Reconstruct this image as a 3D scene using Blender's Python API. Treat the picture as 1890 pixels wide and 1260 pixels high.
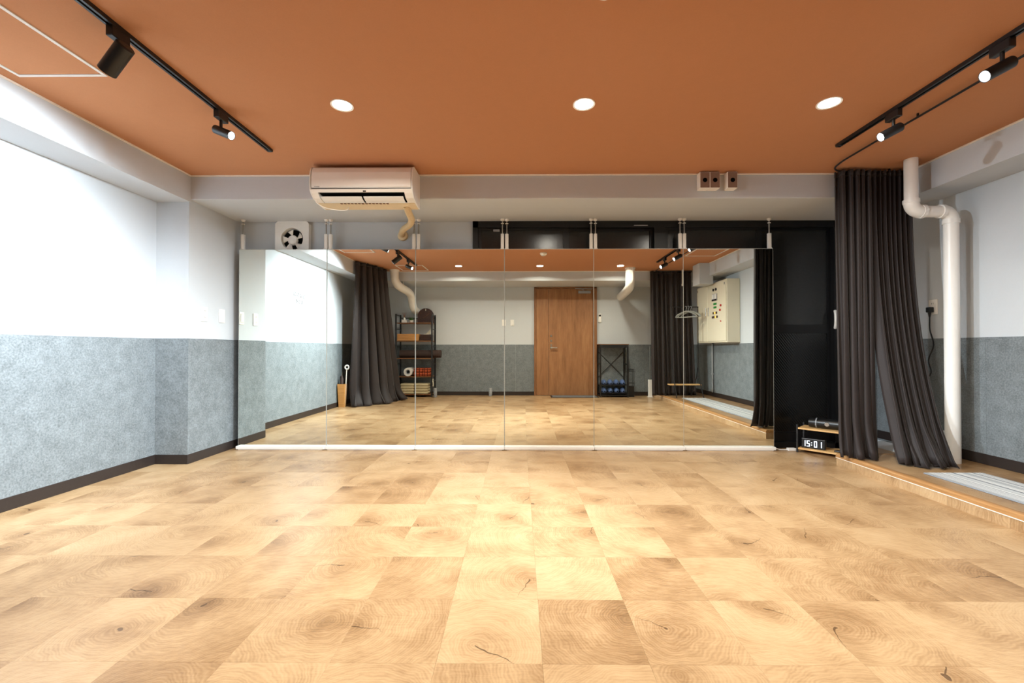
import bpy, bmesh, math, random
from mathutils import Vector, Matrix, Quaternion

# ------------------------------------------------------------------ scene, camera, world
for o in list(bpy.data.objects):
    bpy.data.objects.remove(o, do_unlink=True)
SC = bpy.context.scene
COL = SC.collection
PI = math.pi
H_CAM = 0.91
F_PX = 787.5                                   # focal length in pixels of the 1890 x 1260 frame

cam_d = bpy.data.cameras.new('camera')
cam_d.sensor_width = 36.0
cam_d.lens = 36.0 * F_PX / 1890.0
cam_d.clip_start = 0.02
cam_d.shift_x = -6.5 / 1890.0
cam_d.shift_y = 6.5 / 1890.0
cam = bpy.data.objects.new('camera', cam_d)
COL.objects.link(cam)
cam.location = (0, 0, H_CAM)
cam.rotation_euler = (PI / 2 + 7.0 / F_PX, 0, 6.5 / F_PX)
SC.camera = cam

world = bpy.data.worlds.new('night')
SC.world = world
world.use_nodes = True
world.node_tree.nodes['Background'].inputs[0].default_value = (0.010, 0.012, 0.016, 1)
world.node_tree.nodes['Background'].inputs[1].default_value = 0.6

SC.view_settings.view_transform = 'Standard'
SC.view_settings.look = 'None'
SC.view_settings.gamma = 1.0
SC.view_settings.use_curve_mapping = False
SC.view_settings.exposure = 0.0
SC.cycles.max_bounces = 10
SC.cycles.diffuse_bounces = 5
SC.cycles.glossy_bounces = 6
SC.cycles.use_denoising = True

DOWN_W, SPOT_W = 19.0, 350.0                    # lamp powers
DOWN_COL = (1.0, 0.95, 0.82)
SPOT_COL = (0.80, 0.92, 1.0)

# ------------------------------------------------------------------ room measures (metres)
XL, XR = -2.88, 3.31
YB, YF = -0.63, 3.973
ZC = 2.285
DADO = 0.992
BASE_H = 0.075
Y_BEAM = 3.356
Y_MIR = 3.859
X_STEP = 2.49
Z_PLAT = 0.09

# ------------------------------------------------------------------ helpers
def S(r, g, b):
    """sRGB 0-255 to linear"""
    out = []
    for c in (r, g, b):
        c /= 255.0
        out.append(c / 12.92 if c <= 0.04045 else ((c + 0.055) / 1.055) ** 2.4)
    return (*out, 1.0)

class MB:
    """collects shapes into one bmesh"""
    def __init__(self):
        self.bm = bmesh.new()
    def box(self, x0, x1, y0, y1, z0, z1, bev=0.0, seg=1, mat=None):
        b = bmesh.new()
        bmesh.ops.create_cube(b, size=1.0)
        for v in b.verts:
            v.co = Vector(((x0 + x1) / 2 + v.co.x * (x1 - x0), (y0 + y1) / 2 + v.co.y * (y1 - y0), (z0 + z1) / 2 + v.co.z * (z1 - z0)))
        if bev > 0:
            bmesh.ops.bevel(b, geom=b.edges[:], offset=bev, segments=seg, profile=0.5, affect='EDGES')
        if mat is not None:
            b.transform(mat)
        self._merge(b)
        return self
    def _merge(self, b):
        me = bpy.data.meshes.new('t')
        b.to_mesh(me); b.free()
        self.bm.from_mesh(me)
        bpy.data.meshes.remove(me)
    def cyl(self, p0, p1, r0, r1=None, n=20, caps=True):
        r1 = r0 if r1 is None else r1
        p0, p1 = Vector(p0), Vector(p1)
        d = (p1 - p0)
        q = d.to_track_quat('Z', 'Y')
        rings = []
        for p, r in ((p0, r0), (p1, r1)):
            rings.append([self.bm.verts.new(p + q @ Vector((r * math.cos(2 * PI * k / n), r * math.sin(2 * PI * k / n), 0))) for k in range(n)])
        for k in range(n):
            self.bm.faces.new((rings[0][k], rings[0][(k + 1) % n], rings[1][(k + 1) % n], rings[1][k]))
        if caps:
            self.bm.faces.new(rings[0][::-1]); self.bm.faces.new(rings[1])
        return self
    def lathe(self, prof, n=24, M=None, caps=True):
        """prof: list of (r, z)"""
        rings = []
        for r, z in prof:
            rings.append([self.bm.verts.new((M or Matrix()) @ Vector((r * math.cos(2 * PI * k / n), r * math.sin(2 * PI * k / n), z))) for k in range(n)])
        for a, b in zip(rings[:-1], rings[1:]):
            for k in range(n):
                self.bm.faces.new((a[k], a[(k + 1) % n], b[(k + 1) % n], b[k]))
        if caps:
            self.bm.faces.new(rings[0][::-1]); self.bm.faces.new(rings[-1])
        return self
    def tube(self, pts, r, n=10, smooth_steps=0, radii=None, caps=True):
        pts = [Vector(p) for p in pts]
        if smooth_steps:
            pts = catmull(pts, smooth_steps)
        m = len(pts)
        t0 = (pts[1] - pts[0]).normalized()
        up = Vector((0, 0, 1)) if abs(t0.z) < 0.9 else Vector((1, 0, 0))
        nrm = (up - t0 * up.dot(t0)).normalized()
        rings = []
        prev = t0
        for i, p in enumerate(pts):
            if i == 0: t = t0
            elif i == m - 1: t = (pts[i] - pts[i - 1]).normalized()
            else: t = ((pts[i + 1] - pts[i]).normalized() + (pts[i] - pts[i - 1]).normalized()).normalized()
            q = prev.rotation_difference(t)
            nrm = (q @ nrm).normalized()
            prev = t
            bn = t.cross(nrm).normalized()
            rr = radii[i] if radii else r
            rings.append([self.bm.verts.new(p + nrm * rr * math.cos(2 * PI * k / n) + bn * rr * math.sin(2 * PI * k / n)) for k in range(n)])
        for a, b in zip(rings[:-1], rings[1:]):
            for k in range(n):
                self.bm.faces.new((a[k], a[(k + 1) % n], b[(k + 1) % n], b[k]))
        if caps:
            self.bm.faces.new(rings[0][::-1]); self.bm.faces.new(rings[-1])
        return self
    def prism(self, poly, f, t0, t1):
        """poly: list of 2D points, f(a, b, t) -> 3D point, extruded from t0 to t1"""
        A = [self.bm.verts.new(f(a, b, t0)) for a, b in poly]
        B = [self.bm.verts.new(f(a, b, t1)) for a, b in poly]
        n = len(poly)
        for k in range(n):
            self.bm.faces.new((A[k], A[(k + 1) % n], B[(k + 1) % n], B[k]))
        self.bm.faces.new(A[::-1]); self.bm.faces.new(B)
        return self
    def grid(self, P):
        rows = [[self.bm.verts.new(p) for p in row] for row in P]
        for a, b in zip(rows[:-1], rows[1:]):
            for k in range(len(a) - 1):
                self.bm.faces.new((a[k], a[k + 1], b[k + 1], b[k]))
        return self
    def mesh(self, name, smooth=False):
        bmesh.ops.recalc_face_normals(self.bm, faces=self.bm.faces[:])
        me = bpy.data.meshes.new(name)
        self.bm.to_mesh(me); self.bm.free()
        if smooth:
            for p in me.polygons: p.use_smooth = True
            try: me.set_sharp_from_angle(angle=math.radians(38))
            except Exception: pass
        return me

def catmull(pts, steps):
    P = [pts[0] * 2 - pts[1]] + pts + [pts[-1] * 2 - pts[-2]]
    out = []
    for i in range(1, len(P) - 2):
        for s in range(steps):
            t = s / steps
            a, b, c, d = P[i - 1], P[i], P[i + 1], P[i + 2]
            out.append(0.5 * ((2 * b) + (c - a) * t + (2 * a - 5 * b + 4 * c - d) * t * t + (3 * b - a - 3 * c + d) * t ** 3))
    out.append(P[-2])
    return out

def link(name, me, mat, parent=None, loc=(0, 0, 0), rot=(0, 0, 0)):
    if mat is not None and not me.materials:
        me.materials.append(mat)
    o = bpy.data.objects.new(name, me)
    COL.objects.link(o)
    o.location = loc; o.rotation_euler = rot
    if parent is not None: o.parent = parent
    return o

def obj(name, mb, mat, parent=None, loc=(0, 0, 0), rot=(0, 0, 0), smooth=False):
    return link(name, mb.mesh(name, smooth), mat, parent, loc, rot)

def tag(o, label=None, cat=None, group=None, kind=None):
    if label: o['label'] = label
    if cat: o['category'] = cat
    if group: o['group'] = group
    if kind: o['kind'] = kind
    return o

def thing(name, label, cat, loc=(0, 0, 0), rz=0.0, group=None, kind=None):
    o = bpy.data.objects.new(name, None)
    o.empty_display_size = 0.05
    COL.objects.link(o)
    o.location = loc; o.rotation_euler = (0, 0, rz)
    return tag(o, label, cat, group, kind)

def struct(name, mb, mat, label=None, cat=None):
    return tag(obj(name, mb, mat), label, cat, kind='structure')

def box(*a, **k):
    return MB().box(*a, **k)

# ------------------------------------------------------------------ materials
class NT:
    def __init__(self, name):
        self.m = bpy.data.materials.new(name)
        self.m.use_nodes = True
        self.t = self.m.node_tree
        self.t.nodes.clear()
        self.out = self.t.nodes.new('ShaderNodeOutputMaterial')
    def n(self, kind, **kw):
        nd = self.t.nodes.new('ShaderNode' + kind)
        for k, v in kw.items(): setattr(nd, k, v)
        return nd
    def put(self, sock, v):
        if hasattr(v, 'is_linked') or isinstance(v, bpy.types.NodeSocket): self.t.links.new(v, sock)
        else: sock.default_value = v
    def math(self, op, a, b=0.0, c=0.0, clamp=False):
        nd = self.n('Math', operation=op, use_clamp=clamp)
        self.put(nd.inputs[0], a); self.put(nd.inputs[1], b); self.put(nd.inputs[2], c)
        return nd.outputs[0]
    def vmath(self, op, a, b=(0, 0, 0)):
        nd = self.n('VectorMath', operation=op)
        self.put(nd.inputs[0], a); self.put(nd.inputs[1], b)
        return nd.outputs['Value'] if op in ('LENGTH', 'DISTANCE', 'DOT_PRODUCT') else nd.outputs['Vector']
    def mix(self, f, a, b, blend='MIX'):
        nd = self.n('Mix', data_type='RGBA', blend_type=blend)
        self.put(nd.inputs[0], f); self.put(nd.inputs[6], a); self.put(nd.inputs[7], b)
        return nd.outputs[2]
    def noise(self, vec, scale, detail=3.0, rough=0.5, out='Fac'):
        nd = self.n('TexNoise')
        if vec is not None: self.put(nd.inputs['Vector'], vec)
        nd.inputs['Scale'].default_value = scale; nd.inputs['Detail'].default_value = detail; nd.inputs['Roughness'].default_value = rough
        return nd.outputs[out]
    def ramp(self, f, stops):
        nd = self.n('ValToRGB')
        el = nd.color_ramp.elements
        while len(el) < len(stops): el.new(0.5)
        for e, (p, c) in zip(el, stops): e.position = p; e.color = c
        self.put(nd.inputs[0], f)
        return nd.outputs[0]
    def coord(self, which='Object'):
        return self.n('TexCoord').outputs[which]
    def bump(self, h, strength=0.2, dist=0.002):
        nd = self.n('Bump')
        nd.inputs['Strength'].default_value = strength; nd.inputs['Distance'].default_value = dist
        self.put(nd.inputs['Height'], h)
        return nd.outputs[0]
    def principled(self, color, rough=0.5, metal=0.0, spec=0.5, normal=None, emit=None, estr=0.0, **kw):
        b = self.n('BsdfPrincipled')
        self.put(b.inputs['Base Color'], color); self.put(b.inputs['Roughness'], rough)
        b.inputs['Metallic'].default_value = metal
        b.inputs['Specular IOR Level'].default_value = spec
        if normal is not None: self.put(b.inputs['Normal'], normal)
        if emit is not None:
            b.inputs['Emission Color'].default_value = emit; b.inputs['Emission Strength'].default_value = estr
        for k, v in kw.items(): self.put(b.inputs[k], v)
        self.t.links.new(b.outputs[0], self.out.inputs['Surface'])
        return self.m

def simple(name, col, rough=0.5, metal=0.0, spec=0.5, var=0.06, scale=30.0, bump=0.0):
    """flat colour with a faint noise variation"""
    g = NT(name)
    c = g.coord()
    f = g.noise(c, scale, 4.0, 0.6)
    dark = (col[0] * (1 - 2 * var), col[1] * (1 - 2 * var), col[2] * (1 - 2 * var), 1)
    lite = (min(1, col[0] * (1 + 2 * var)), min(1, col[1] * (1 + 2 * var)), min(1, col[2] * (1 + 2 * var)), 1)
    color = g.mix(f, dark, lite)
    nrm = g.bump(f, bump, 0.001) if bump else None
    return g.principled(color, rough, metal, spec, nrm)

def felt(name, col, amt, scale=320.0, bump=0.35):
    g = NT(name)
    c = g.coord()
    f1 = g.noise(c, scale, 5.0, 0.75)
    f2 = g.noise(c, scale * 0.12, 4.0, 0.65)
    f3 = g.noise(c, 1.6, 3.0, 0.5)
    f = g.math('ADD', g.math('MULTIPLY', f1, 0.7), g.math('MULTIPLY', f2, 0.3))
    f = g.math('ADD', g.math('MULTIPLY', g.math('SUBTRACT', f, 0.5), amt * 6.0), 0.5, clamp=True)
    lo = tuple(x * (1 - amt) for x in col[:3]) + (1,)
    hi = tuple(min(1, x * (1 + amt)) for x in col[:3]) + (1,)
    color = g.mix(f, lo, hi)
    color = g.mix(g.math('MULTIPLY', f3, 0.12), color, tuple(x * 0.75 for x in col[:3]) + (1,))
    return g.principled(color, 0.95, 0, 0.15, g.bump(f1, bump, 0.0015))

def wood(name, c0, c1, c2, scale=(3, 3, 30), rough=0.45, spec=0.4):
    g = NT(name)
    mp = g.n('Mapping'); g.put(mp.inputs['Vector'], g.coord()); mp.inputs['Scale'].default_value = scale
    v = mp.outputs[0]
    n1 = g.noise(v, 3.0, 6.0, 0.65)
    n2 = g.noise(v, 16.0, 4.0, 0.7)
    col = g.ramp(g.math('ADD', g.math('MULTIPLY', n1, 0.75), g.math('MULTIPLY', n2, 0.25)), [(0.3, c0), (0.52, c1), (0.72, c2)])
    return g.principled(col, rough, 0, spec, g.bump(n2, 0.08, 0.001))

def floor_mat(name, tint=1.0):
    g = NT(name)
    co = g.coord()
    rnd = g.n('ObjectInfo').outputs['Random']
    def wn(k):
        nd = g.n('TexWhiteNoise', noise_dimensions='1D')
        g.put(nd.inputs['W'], g.math('MULTIPLY', rnd, k))
        return nd.outputs['Color']
    sA = g.n('SeparateColor'); g.put(sA.inputs[0], wn(913.7))
    sB = g.n('SeparateColor'); g.put(sB.inputs[0], wn(2211.3))
    # centre of the growth rings, anywhere on or beside the block
    cx = g.math('MULTIPLY', g.math('SUBTRACT', sA.outputs[0], 0.5), 0.42)
    cy = g.math('MULTIPLY', g.math('SUBTRACT', sA.outputs[1], 0.5), 0.42)
    cc = g.n('CombineXYZ'); g.put(cc.inputs[0], cx); g.put(cc.inputs[1], cy)
    off = g.n('CombineXYZ'); g.put(off.inputs[0], g.math('MULTIPLY', sA.outputs[2], 37.0)); g.put(off.inputs[1], g.math('MULTIPLY', sB.outputs[0], 53.0))
    p = g.vmath('SUBTRACT', co, cc.outputs[0])
    seed = g.vmath('ADD', co, off.outputs[0])
    wob = g.vmath('SUBTRACT', g.noise(seed, 7.0, 3.0, 0.5, out='Color'), (0.5, 0.5, 0.5))
    wsc = g.n('VectorMath', operation='SCALE'); g.put(wsc.inputs[0], wob); wsc.inputs['Scale'].default_value = 0.10
    pw = g.vmath('ADD', p, wsc.outputs[0])
    pw = g.vmath('MULTIPLY', pw, (1, 1, 0))
    d = g.vmath('LENGTH', pw)
    ring = g.math('SINE', g.math('MULTIPLY', d, 620.0))
    ring = g.math('MULTIPLY', ring, g.noise(seed, 20.0, 2.0))
    ring2 = g.math('SINE', g.math('MULTIPLY', d, 210.0))
    blot = g.noise(seed, 5.5, 4.0, 0.6)
    fib = g.noise(seed, 260.0, 3.0, 0.7)
    fm = g.n('Mapping'); g.put(fm.inputs['Vector'], seed); fm.inputs['Scale'].default_value = (1, 9, 1)
    streak = g.noise(fm.outputs[0], 16.0, 4.0, 0.65)
    # tone value
    t = g.math('ADD', g.math('MULTIPLY', blot, 0.62), 0.13)
    t = g.math('ADD', t, g.math('MULTIPLY', g.math('SUBTRACT', streak, 0.5), 0.35))
    t = g.math('ADD', t, g.math('MULTIPLY', ring, 0.085))
    t = g.math('ADD', t, g.math('MULTIPLY', ring2, 0.025))
    t = g.math('ADD', t, g.math('MULTIPLY', g.math('SUBTRACT', fib, 0.5), 0.16))
    t = g.math('ADD', t, g.math('MULTIPLY', g.math('SUBTRACT', sB.outputs[1], 0.5), 0.20))
    # heart of the trunk is browner
    heart = g.math('SUBTRACT', 1.0, g.math('MULTIPLY', d, 7.5), clamp=True)
    t = g.math('SUBTRACT', t, g.math('MULTIPLY', heart, 0.20))
    col = g.ramp(t, [(0.05, S(114, 84, 54)), (0.30, S(156, 123, 87)), (0.50, S(182, 150, 112)), (0.78, S(198, 170, 133))])
    # drying crack running out from the heart
    vr = g.n('VectorRotate', rotation_type='Z_AXIS')
    g.put(vr.inputs['Vector'], pw); g.put(vr.inputs['Angle'], g.math('MULTIPLY', sB.outputs[2], 6.283))
    sx = g.n('SeparateXYZ'); g.put(sx.inputs[0], vr.outputs[0])
    cw = g.math('MULTIPLY', g.math('SUBTRACT', 0.15, sx.outputs[0]), 0.018)
    line = g.math('LESS_THAN', g.math('ABSOLUTE', sx.outputs[1]), cw)
    line = g.math('MULTIPLY', line, g.math('GREATER_THAN', sx.outputs[0], 0.0))
    line = g.math('MULTIPLY', line, g.math('GREATER_THAN', sB.outputs[0], 0.3))
    knot = g.math('LESS_THAN', d, g.math('MULTIPLY', sB.outputs[2], 0.012))
    knot = g.math('MULTIPLY', knot, g.math('GREATER_THAN', sA.outputs[2], 0.6))
    dk = g.math('MAXIMUM', line, knot)
    col = g.mix(g.math('MULTIPLY', dk, 0.72), col, S(62, 40, 24))
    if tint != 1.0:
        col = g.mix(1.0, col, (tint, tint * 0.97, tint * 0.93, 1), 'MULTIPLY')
    rough = g.math('ADD', 0.27, g.math('MULTIPLY', fib, 0.10))
    return g.principled(col, rough, 0, 0.42, g.bump(g.math('ADD', fib, g.math('MULTIPLY', dk, -2.0)), 0.06, 0.001))

M = {}
M['wall'] = felt('wall_cloth_light', S(198, 202, 206), 0.10, 150.0, 0.3)
M['felt'] = felt('wall_felt_grey', S(119, 125, 128), 0.48, 95.0, 0.5)
M['ceil'] = felt('ceiling_terracotta', S(192, 135, 98), 0.13, 150.0, 0.25)
M['base'] = simple('baseboard_dark', S(44, 36, 33), 0.45, 0, 0.4, 0.1, 60)
M['trimw'] = simple('trim_cream', S(244, 234, 222), 0.5)
M['floor'] = floor_mat('end_grain_vinyl')
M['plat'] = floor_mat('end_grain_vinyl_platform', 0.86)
M['grout'] = simple('floor_joint', S(150, 112, 70), 0.8)
M['nosing'] = wood('oak_nosing', S(146, 104, 60), S(168, 124, 78), S(180, 138, 92), (20, 2, 20), 0.4)
M['riser'] = floor_mat('riser_oak', 1.0)
M['white'] = simple('white_plastic', S(236, 234, 230), 0.4, 0, 0.5, 0.02)
M['pvc'] = simple('pvc_pipe', S(238, 236, 232), 0.35, 0, 0.5, 0.03, 8)
M['cream'] = simple('cream_plastic', S(240, 235, 228), 0.45, 0, 0.5, 0.02, 8)
M['creamy'] = simple('yellowed_plastic', S(224, 204, 168), 0.5, 0, 0.4, 0.05, 10)
M['tape'] = simple('duct_tape_wrap', S(206, 180, 138), 0.6, 0, 0.3, 0.12, 60, 0.4)
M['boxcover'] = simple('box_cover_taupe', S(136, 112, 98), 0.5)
M['grey'] = simple('grey_plastic', S(150, 152, 156), 0.5)
M['steel'] = simple('steel', S(170, 166, 160), 0.32, 1.0, 0.5, 0.06)
M['black'] = simple('black_metal', S(22, 22, 24), 0.42, 0, 0.5, 0.1)
M['blackp'] = simple('black_plastic', S(14, 15, 17), 0.35, 0, 0.5, 0.1)
M['cavity'] = simple('dark_cavity', S(8, 8, 8), 0.9, 0, 0.1)
M['wframe'] = simple('black_window_frame', S(16, 16, 18), 0.4, 0.0, 0.4, 0.1)
M['curtain'] = None
M['doorw'] = wood('door_walnut', S(124, 84, 52), S(152, 106, 70), S(170, 124, 84), (5, 5, 0.55), 0.5, 0.35)
M['doorf'] = wood('door_frame_walnut', S(112, 74, 46), S(138, 94, 60), S(156, 110, 74), (6, 6, 0.6), 0.5, 0.35)
M['pine'] = wood('pine_board', S(196, 148, 92), S(220, 178, 120), S(232, 196, 142), (1.5, 20, 20), 0.5)
M['rust'] = wood('rustic_board', S(92, 60, 34), S(122, 82, 48), S(146, 100, 62), (1.5, 20, 20), 0.55)
M['boxwood'] = wood('crate_wood', S(170, 118, 62), S(196, 142, 82), S(208, 158, 98), (1, 16, 16), 0.55)
M['cabinet'] = simple('panel_cream_paint', S(226, 218, 196), 0.4, 0, 0.45, 0.015, 6)
M['beige'] = simple('beige_towel', S(196, 182, 148), 0.95, 0, 0.1, 0.12, 140, 0.5)
M['mat_brown'] = simple('brown_rubber', S(62, 48, 44), 0.6, 0, 0.3, 0.08, 50)
M['blue'] = simple('blue_slipper_cloth', S(84, 104, 146), 0.85, 0, 0.15, 0.12, 90, 0.3)
M['navy'] = simple('navy_cloth', S(40, 46, 66), 0.9, 0, 0.15, 0.1, 90, 0.3)
M['doormat'] = simple('doormat_grey', S(112, 112, 114), 0.95, 0, 0.1, 0.16, 260, 0.6)
M['green'] = simple('plant_green', S(70, 104, 50), 0.6, 0, 0.3, 0.2, 60)
M['darkbrown'] = simple('arch_board_brown', S(58, 34, 28), 0.5, 0, 0.4, 0.15, 20)
M['reed'] = simple('reed_brown', S(150, 92, 56), 0.7)
M['red'] = simple('red_button', S(190, 40, 34), 0.4)
M['gtag'] = simple('green_tag', S(40, 140, 60), 0.5)
M['paper'] = simple('paper_white', S(222, 216, 198), 0.8, 0, 0.2)
M['mirror_edge'] = simple('mirror_edge_pale', S(186, 188, 182), 0.3, 0, 0.5)
M['ink'] = simple('lettering_grey', S(46, 46, 48), 0.6)

g = NT('mirror_silver')
M['mirror'] = g.principled((0.90, 0.925, 0.86, 1), 0.0, 1.0, 0.5)

g = NT('curtain_cloth')
c = g.coord()
w = g.noise(c, 420.0, 3.0, 0.7)
f = g.noise(c, 5.0, 4.0, 0.6)
colr = g.mix(f, S(38, 31, 30), S(50, 42, 41))
M['curtain'] = g.principled(colr, 0.62, 0, 0.35, g.bump(w, 0.15, 0.001), **{'Sheen Weight': 0.12, 'Sheen Roughness': 0.4})

def dark_glass(name, wire):
    g = NT(name)
    c = g.coord()
    if wire:
        mp = g.n('Mapping'); g.put(mp.inputs['Vector'], c); mp.inputs['Rotation'].default_value = (0, math.radians(38), 0)
        wv = g.n('TexWave', wave_type='BANDS', bands_direction='X'); g.put(wv.inputs['Vector'], mp.outputs[0]); wv.inputs['Scale'].default_value = 17.0
        h = g.math('ADD', wv.outputs['Fac'], g.math('MULTIPLY', g.noise(c, 40.0, 3.0), 0.5))
        col = g.mix(wv.outputs['Fac'], (0.0035, 0.0035, 0.004, 1), (0.009, 0.009, 0.009, 1))
        return g.principled(col, 0.22, 0, 0.45, g.bump(h, 0.25, 0.002))
    h = g.noise(c, 55.0, 4.0, 0.6)
    col = g.mix(h, (0.010, 0.011, 0.012, 1), (0.020, 0.021, 0.021, 1))
    return g.principled(col, 0.2, 0, 0.45, g.bump(h, 0.2, 0.002))
M['glass'] = dark_glass('night_glass', False)
M['glassw'] = dark_glass('night_wired_glass', True)

def emit(name, col, strength):
    g = NT(name)
    e = g.n('Emission'); e.inputs[0].default_value = col; e.inputs[1].default_value = strength
    g.t.links.new(e.outputs[0], g.out.inputs['Surface'])
    return g.m
M['lamp_warm'] = emit('lamp_warm', (1.0, 0.90, 0.74, 1), 14.0)
M['lamp_cool'] = emit('lamp_cool', (0.93, 0.97, 1.0, 1), 30.0)
M['digit'] = emit('clock_digit', (0.75, 0.86, 1.0, 1), 3.0)
M['amber'] = emit('amber_lamp', (1.0, 0.62, 0.14, 1), 1.5)
g = NT('clear_plastic')
M['clear'] = g.principled(S(190, 192, 186), 0.12, 0, 0.6, **{'Transmission Weight': 0.45, 'IOR': 1.4})

g = NT('striped_rug')
c = g.coord()
sx = g.n('SeparateXYZ'); g.put(sx.inputs[0], c)
nd = g.n('TexNoise', noise_dimensions='1D'); g.put(nd.inputs['W'], g.math('MULTIPLY', sx.outputs[0], 1.0)); nd.inputs['Scale'].default_value = 46.0; nd.inputs['Detail'].default_value = 4.0; nd.inputs['Roughness'].default_value = 0.75
stripe = g.ramp(nd.outputs['Fac'], [(0.36, S(72, 78, 88)), (0.44, S(150, 156, 164)), (0.52, S(214, 216, 216)), (0.75, S(232, 232, 228))])
wv = g.noise(c, 300.0, 3.0, 0.7)
M['rug'] = g.principled(stripe, 0.95, 0, 0.1, g.bump(wv, 0.5, 0.002))

g = NT('plaid_orange')
c = g.coord()
def bands(axis, sc):
    nd = g.n('TexWave', wave_type='BANDS', bands_direction=axis); g.put(nd.inputs['Vector'], c); nd.inputs['Scale'].default_value = sc
    return g.math('GREATER_THAN', nd.outputs['Fac'], 0.82)
pb = g.math('MAXIMUM', bands('X', 5.0), bands('Z', 6.0))
M['plaid'] = g.principled(g.mix(pb, S(176, 84, 52), S(96, 44, 32)), 0.9, 0, 0.1)

# ------------------------------------------------------------------ the shell
# floor: slab and the square end-grain blocks laid on it
floor = struct('floor', box(XL - 0.1, XR + 0.1, YB - 0.1, YF + 0.1, -0.08, -0.006), M['grout'], 'end-grain wood pattern floor of square blocks', 'floor')
TX, TY = 0.309, 0.3165
GAP = 0.0003
tile_cache = {}
def tile_mesh(w, d, key):
    k = (round(w, 4), round(d, 4), key)
    if k not in tile_cache:
        tile_cache[k] = box(-w / 2 + GAP / 2, w / 2 - GAP / 2, -d / 2 + GAP / 2, d / 2 - GAP / 2, -0.006, 0.0, bev=0.0003).mesh('floor_tile')
    return tile_cache[k]
def lay_tiles(parent, x0, x1, y0, y1, z, mat, name, key):
    i0, i1 = math.floor((x0 - 0.068) / TX), math.ceil((x1 - 0.068) / TX)
    j0, j1 = math.floor((y0 - 1.241) / TY), math.ceil((y1 - 1.241) / TY)
    for i in range(i0, i1):
        for j in range(j0, j1):
            a, b = max(x0, 0.068 + i * TX), min(x1, 0.068 + (i + 1) * TX)
            c_, d_ = max(y0, 1.241 + j * TY), min(y1, 1.241 + (j + 1) * TY)
            if b - a < 0.012 or d_ - c_ < 0.012: continue
            link(name, tile_mesh(b - a, d_ - c_, key), mat, parent, ((a + b) / 2, (c_ + d_) / 2, z))
lay_tiles(floor, XL, X_STEP, YB, YF, 0.0, M['floor'], 'floor_tile', 'f')
lay_tiles(floor, X_STEP, XR, 3.375, YF, 0.0, M['floor'], 'floor_tile', 'f')

ceiling = struct('ceiling', box(XL - 0.1, XR + 0.1, YB - 0.1, YF + 0.1, ZC, ZC + 0.1), M['ceil'], 'terracotta orange ceiling', 'ceiling')
wl = struct('wall_left', box(XL - 0.1, XL, YB - 0.1, YF + 0.1, -0.08, ZC + 0.05), M['wall'], 'left wall with pale upper half and grey felt lower half', 'wall')
wr = struct('wall_right', box(XR, XR + 0.1, YB - 0.1, YF + 0.1, -0.08, ZC + 0.05), M['wall'], 'right wall with pale upper half and grey felt lower half', 'wall')
wb = struct('wall_back', box(XL, XR, YB - 0.1, YB, -0.08, ZC + 0.05), M['wall'], 'back wall with pale upper half and grey felt lower half', 'wall')
XW0, XW1, ZW1 = -0.43, 2.95, 2.093
m = MB().box(XL, XW0, YF, YF + 0.1, -0.08, ZC + 0.05).box(XW1, XR, YF, YF + 0.1, -0.08, ZC + 0.05).box(XW0, XW1, YF, YF + 0.1, ZW1, ZC + 0.05).box(XW0, XW1, YF, YF + 0.1, -0.08, 0.0)
wf = struct('wall_front', m, M['wall'], 'front wall above and left of the window, behind the mirrors', 'wall')
pil = struct('pillar', box(XL, -2.619, Y_BEAM, YF, -0.01, 2.1), M['wall'], 'square wall pillar in the corner left of the mirrors', 'pillar')
struct('ceiling_beam', box(XL, XR, Y_BEAM, YF, 2.093, ZC, bev=0.006, seg=2), M['wall'], 'grey ceiling beam above the mirrors', 'beam')
struct('ceiling_beam', box(XL, -2.607, 0.15, Y_BEAM + 0.01, 2.075, ZC), M['wall'], 'pale ceiling beam along the left wall', 'beam')
struct('ceiling_beam', box(3.013, XR, 0.15, Y_BEAM + 0.01, 2.08, ZC), M['wall'], 'pale ceiling beam along the right wall', 'beam')
struct('ceiling_beam', box(XL, XR, YB, 0.16, 2.115, ZC, bev=0.006, seg=2), M['wall'], 'grey ceiling beam over the door wall', 'beam')

# grey felt panels on the lower walls
def felts(parent, axis, pos, sgn, a0, a1, step, z0=BASE_H):
    a = a0
    while a < a1 - 0.02:
        b = min(a + step, a1)
        if a1 - b < 0.12: b = a1
        t0, t1 = (pos, pos + sgn * 0.004) if sgn > 0 else (pos + sgn * 0.004, pos)
        e = 0.0005
        mb = box(t0, t1, a + e, b - e, z0, DADO) if axis == 'x' else box(a + e, b - e, t0, t1, z0, DADO)
        obj('felt_panel', mb, M['felt'], parent)
        a = b
felts(wl, 'x', XL, 1, YB, Y_BEAM, 0.92)
felts(wr, 'x', XR, -1, YB, YF, 0.92)
felts(wb, 'y', YB, 1, XL, 0.24, 0.92)
felts(wb, 'y', YB, 1, 1.47, XR, 0.92)
felts(wf, 'y', YF, -1, -2.619, XW0, 0.92)
felts(wf, 'y', YF, -1, XW1, XR, 0.92)
felts(pil, 'x', -2.619, 1, Y_BEAM - 0.004, YF, 0.31)
felts(pil, 'y', Y_BEAM, -1, XL, -2.615, 0.92)

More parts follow.
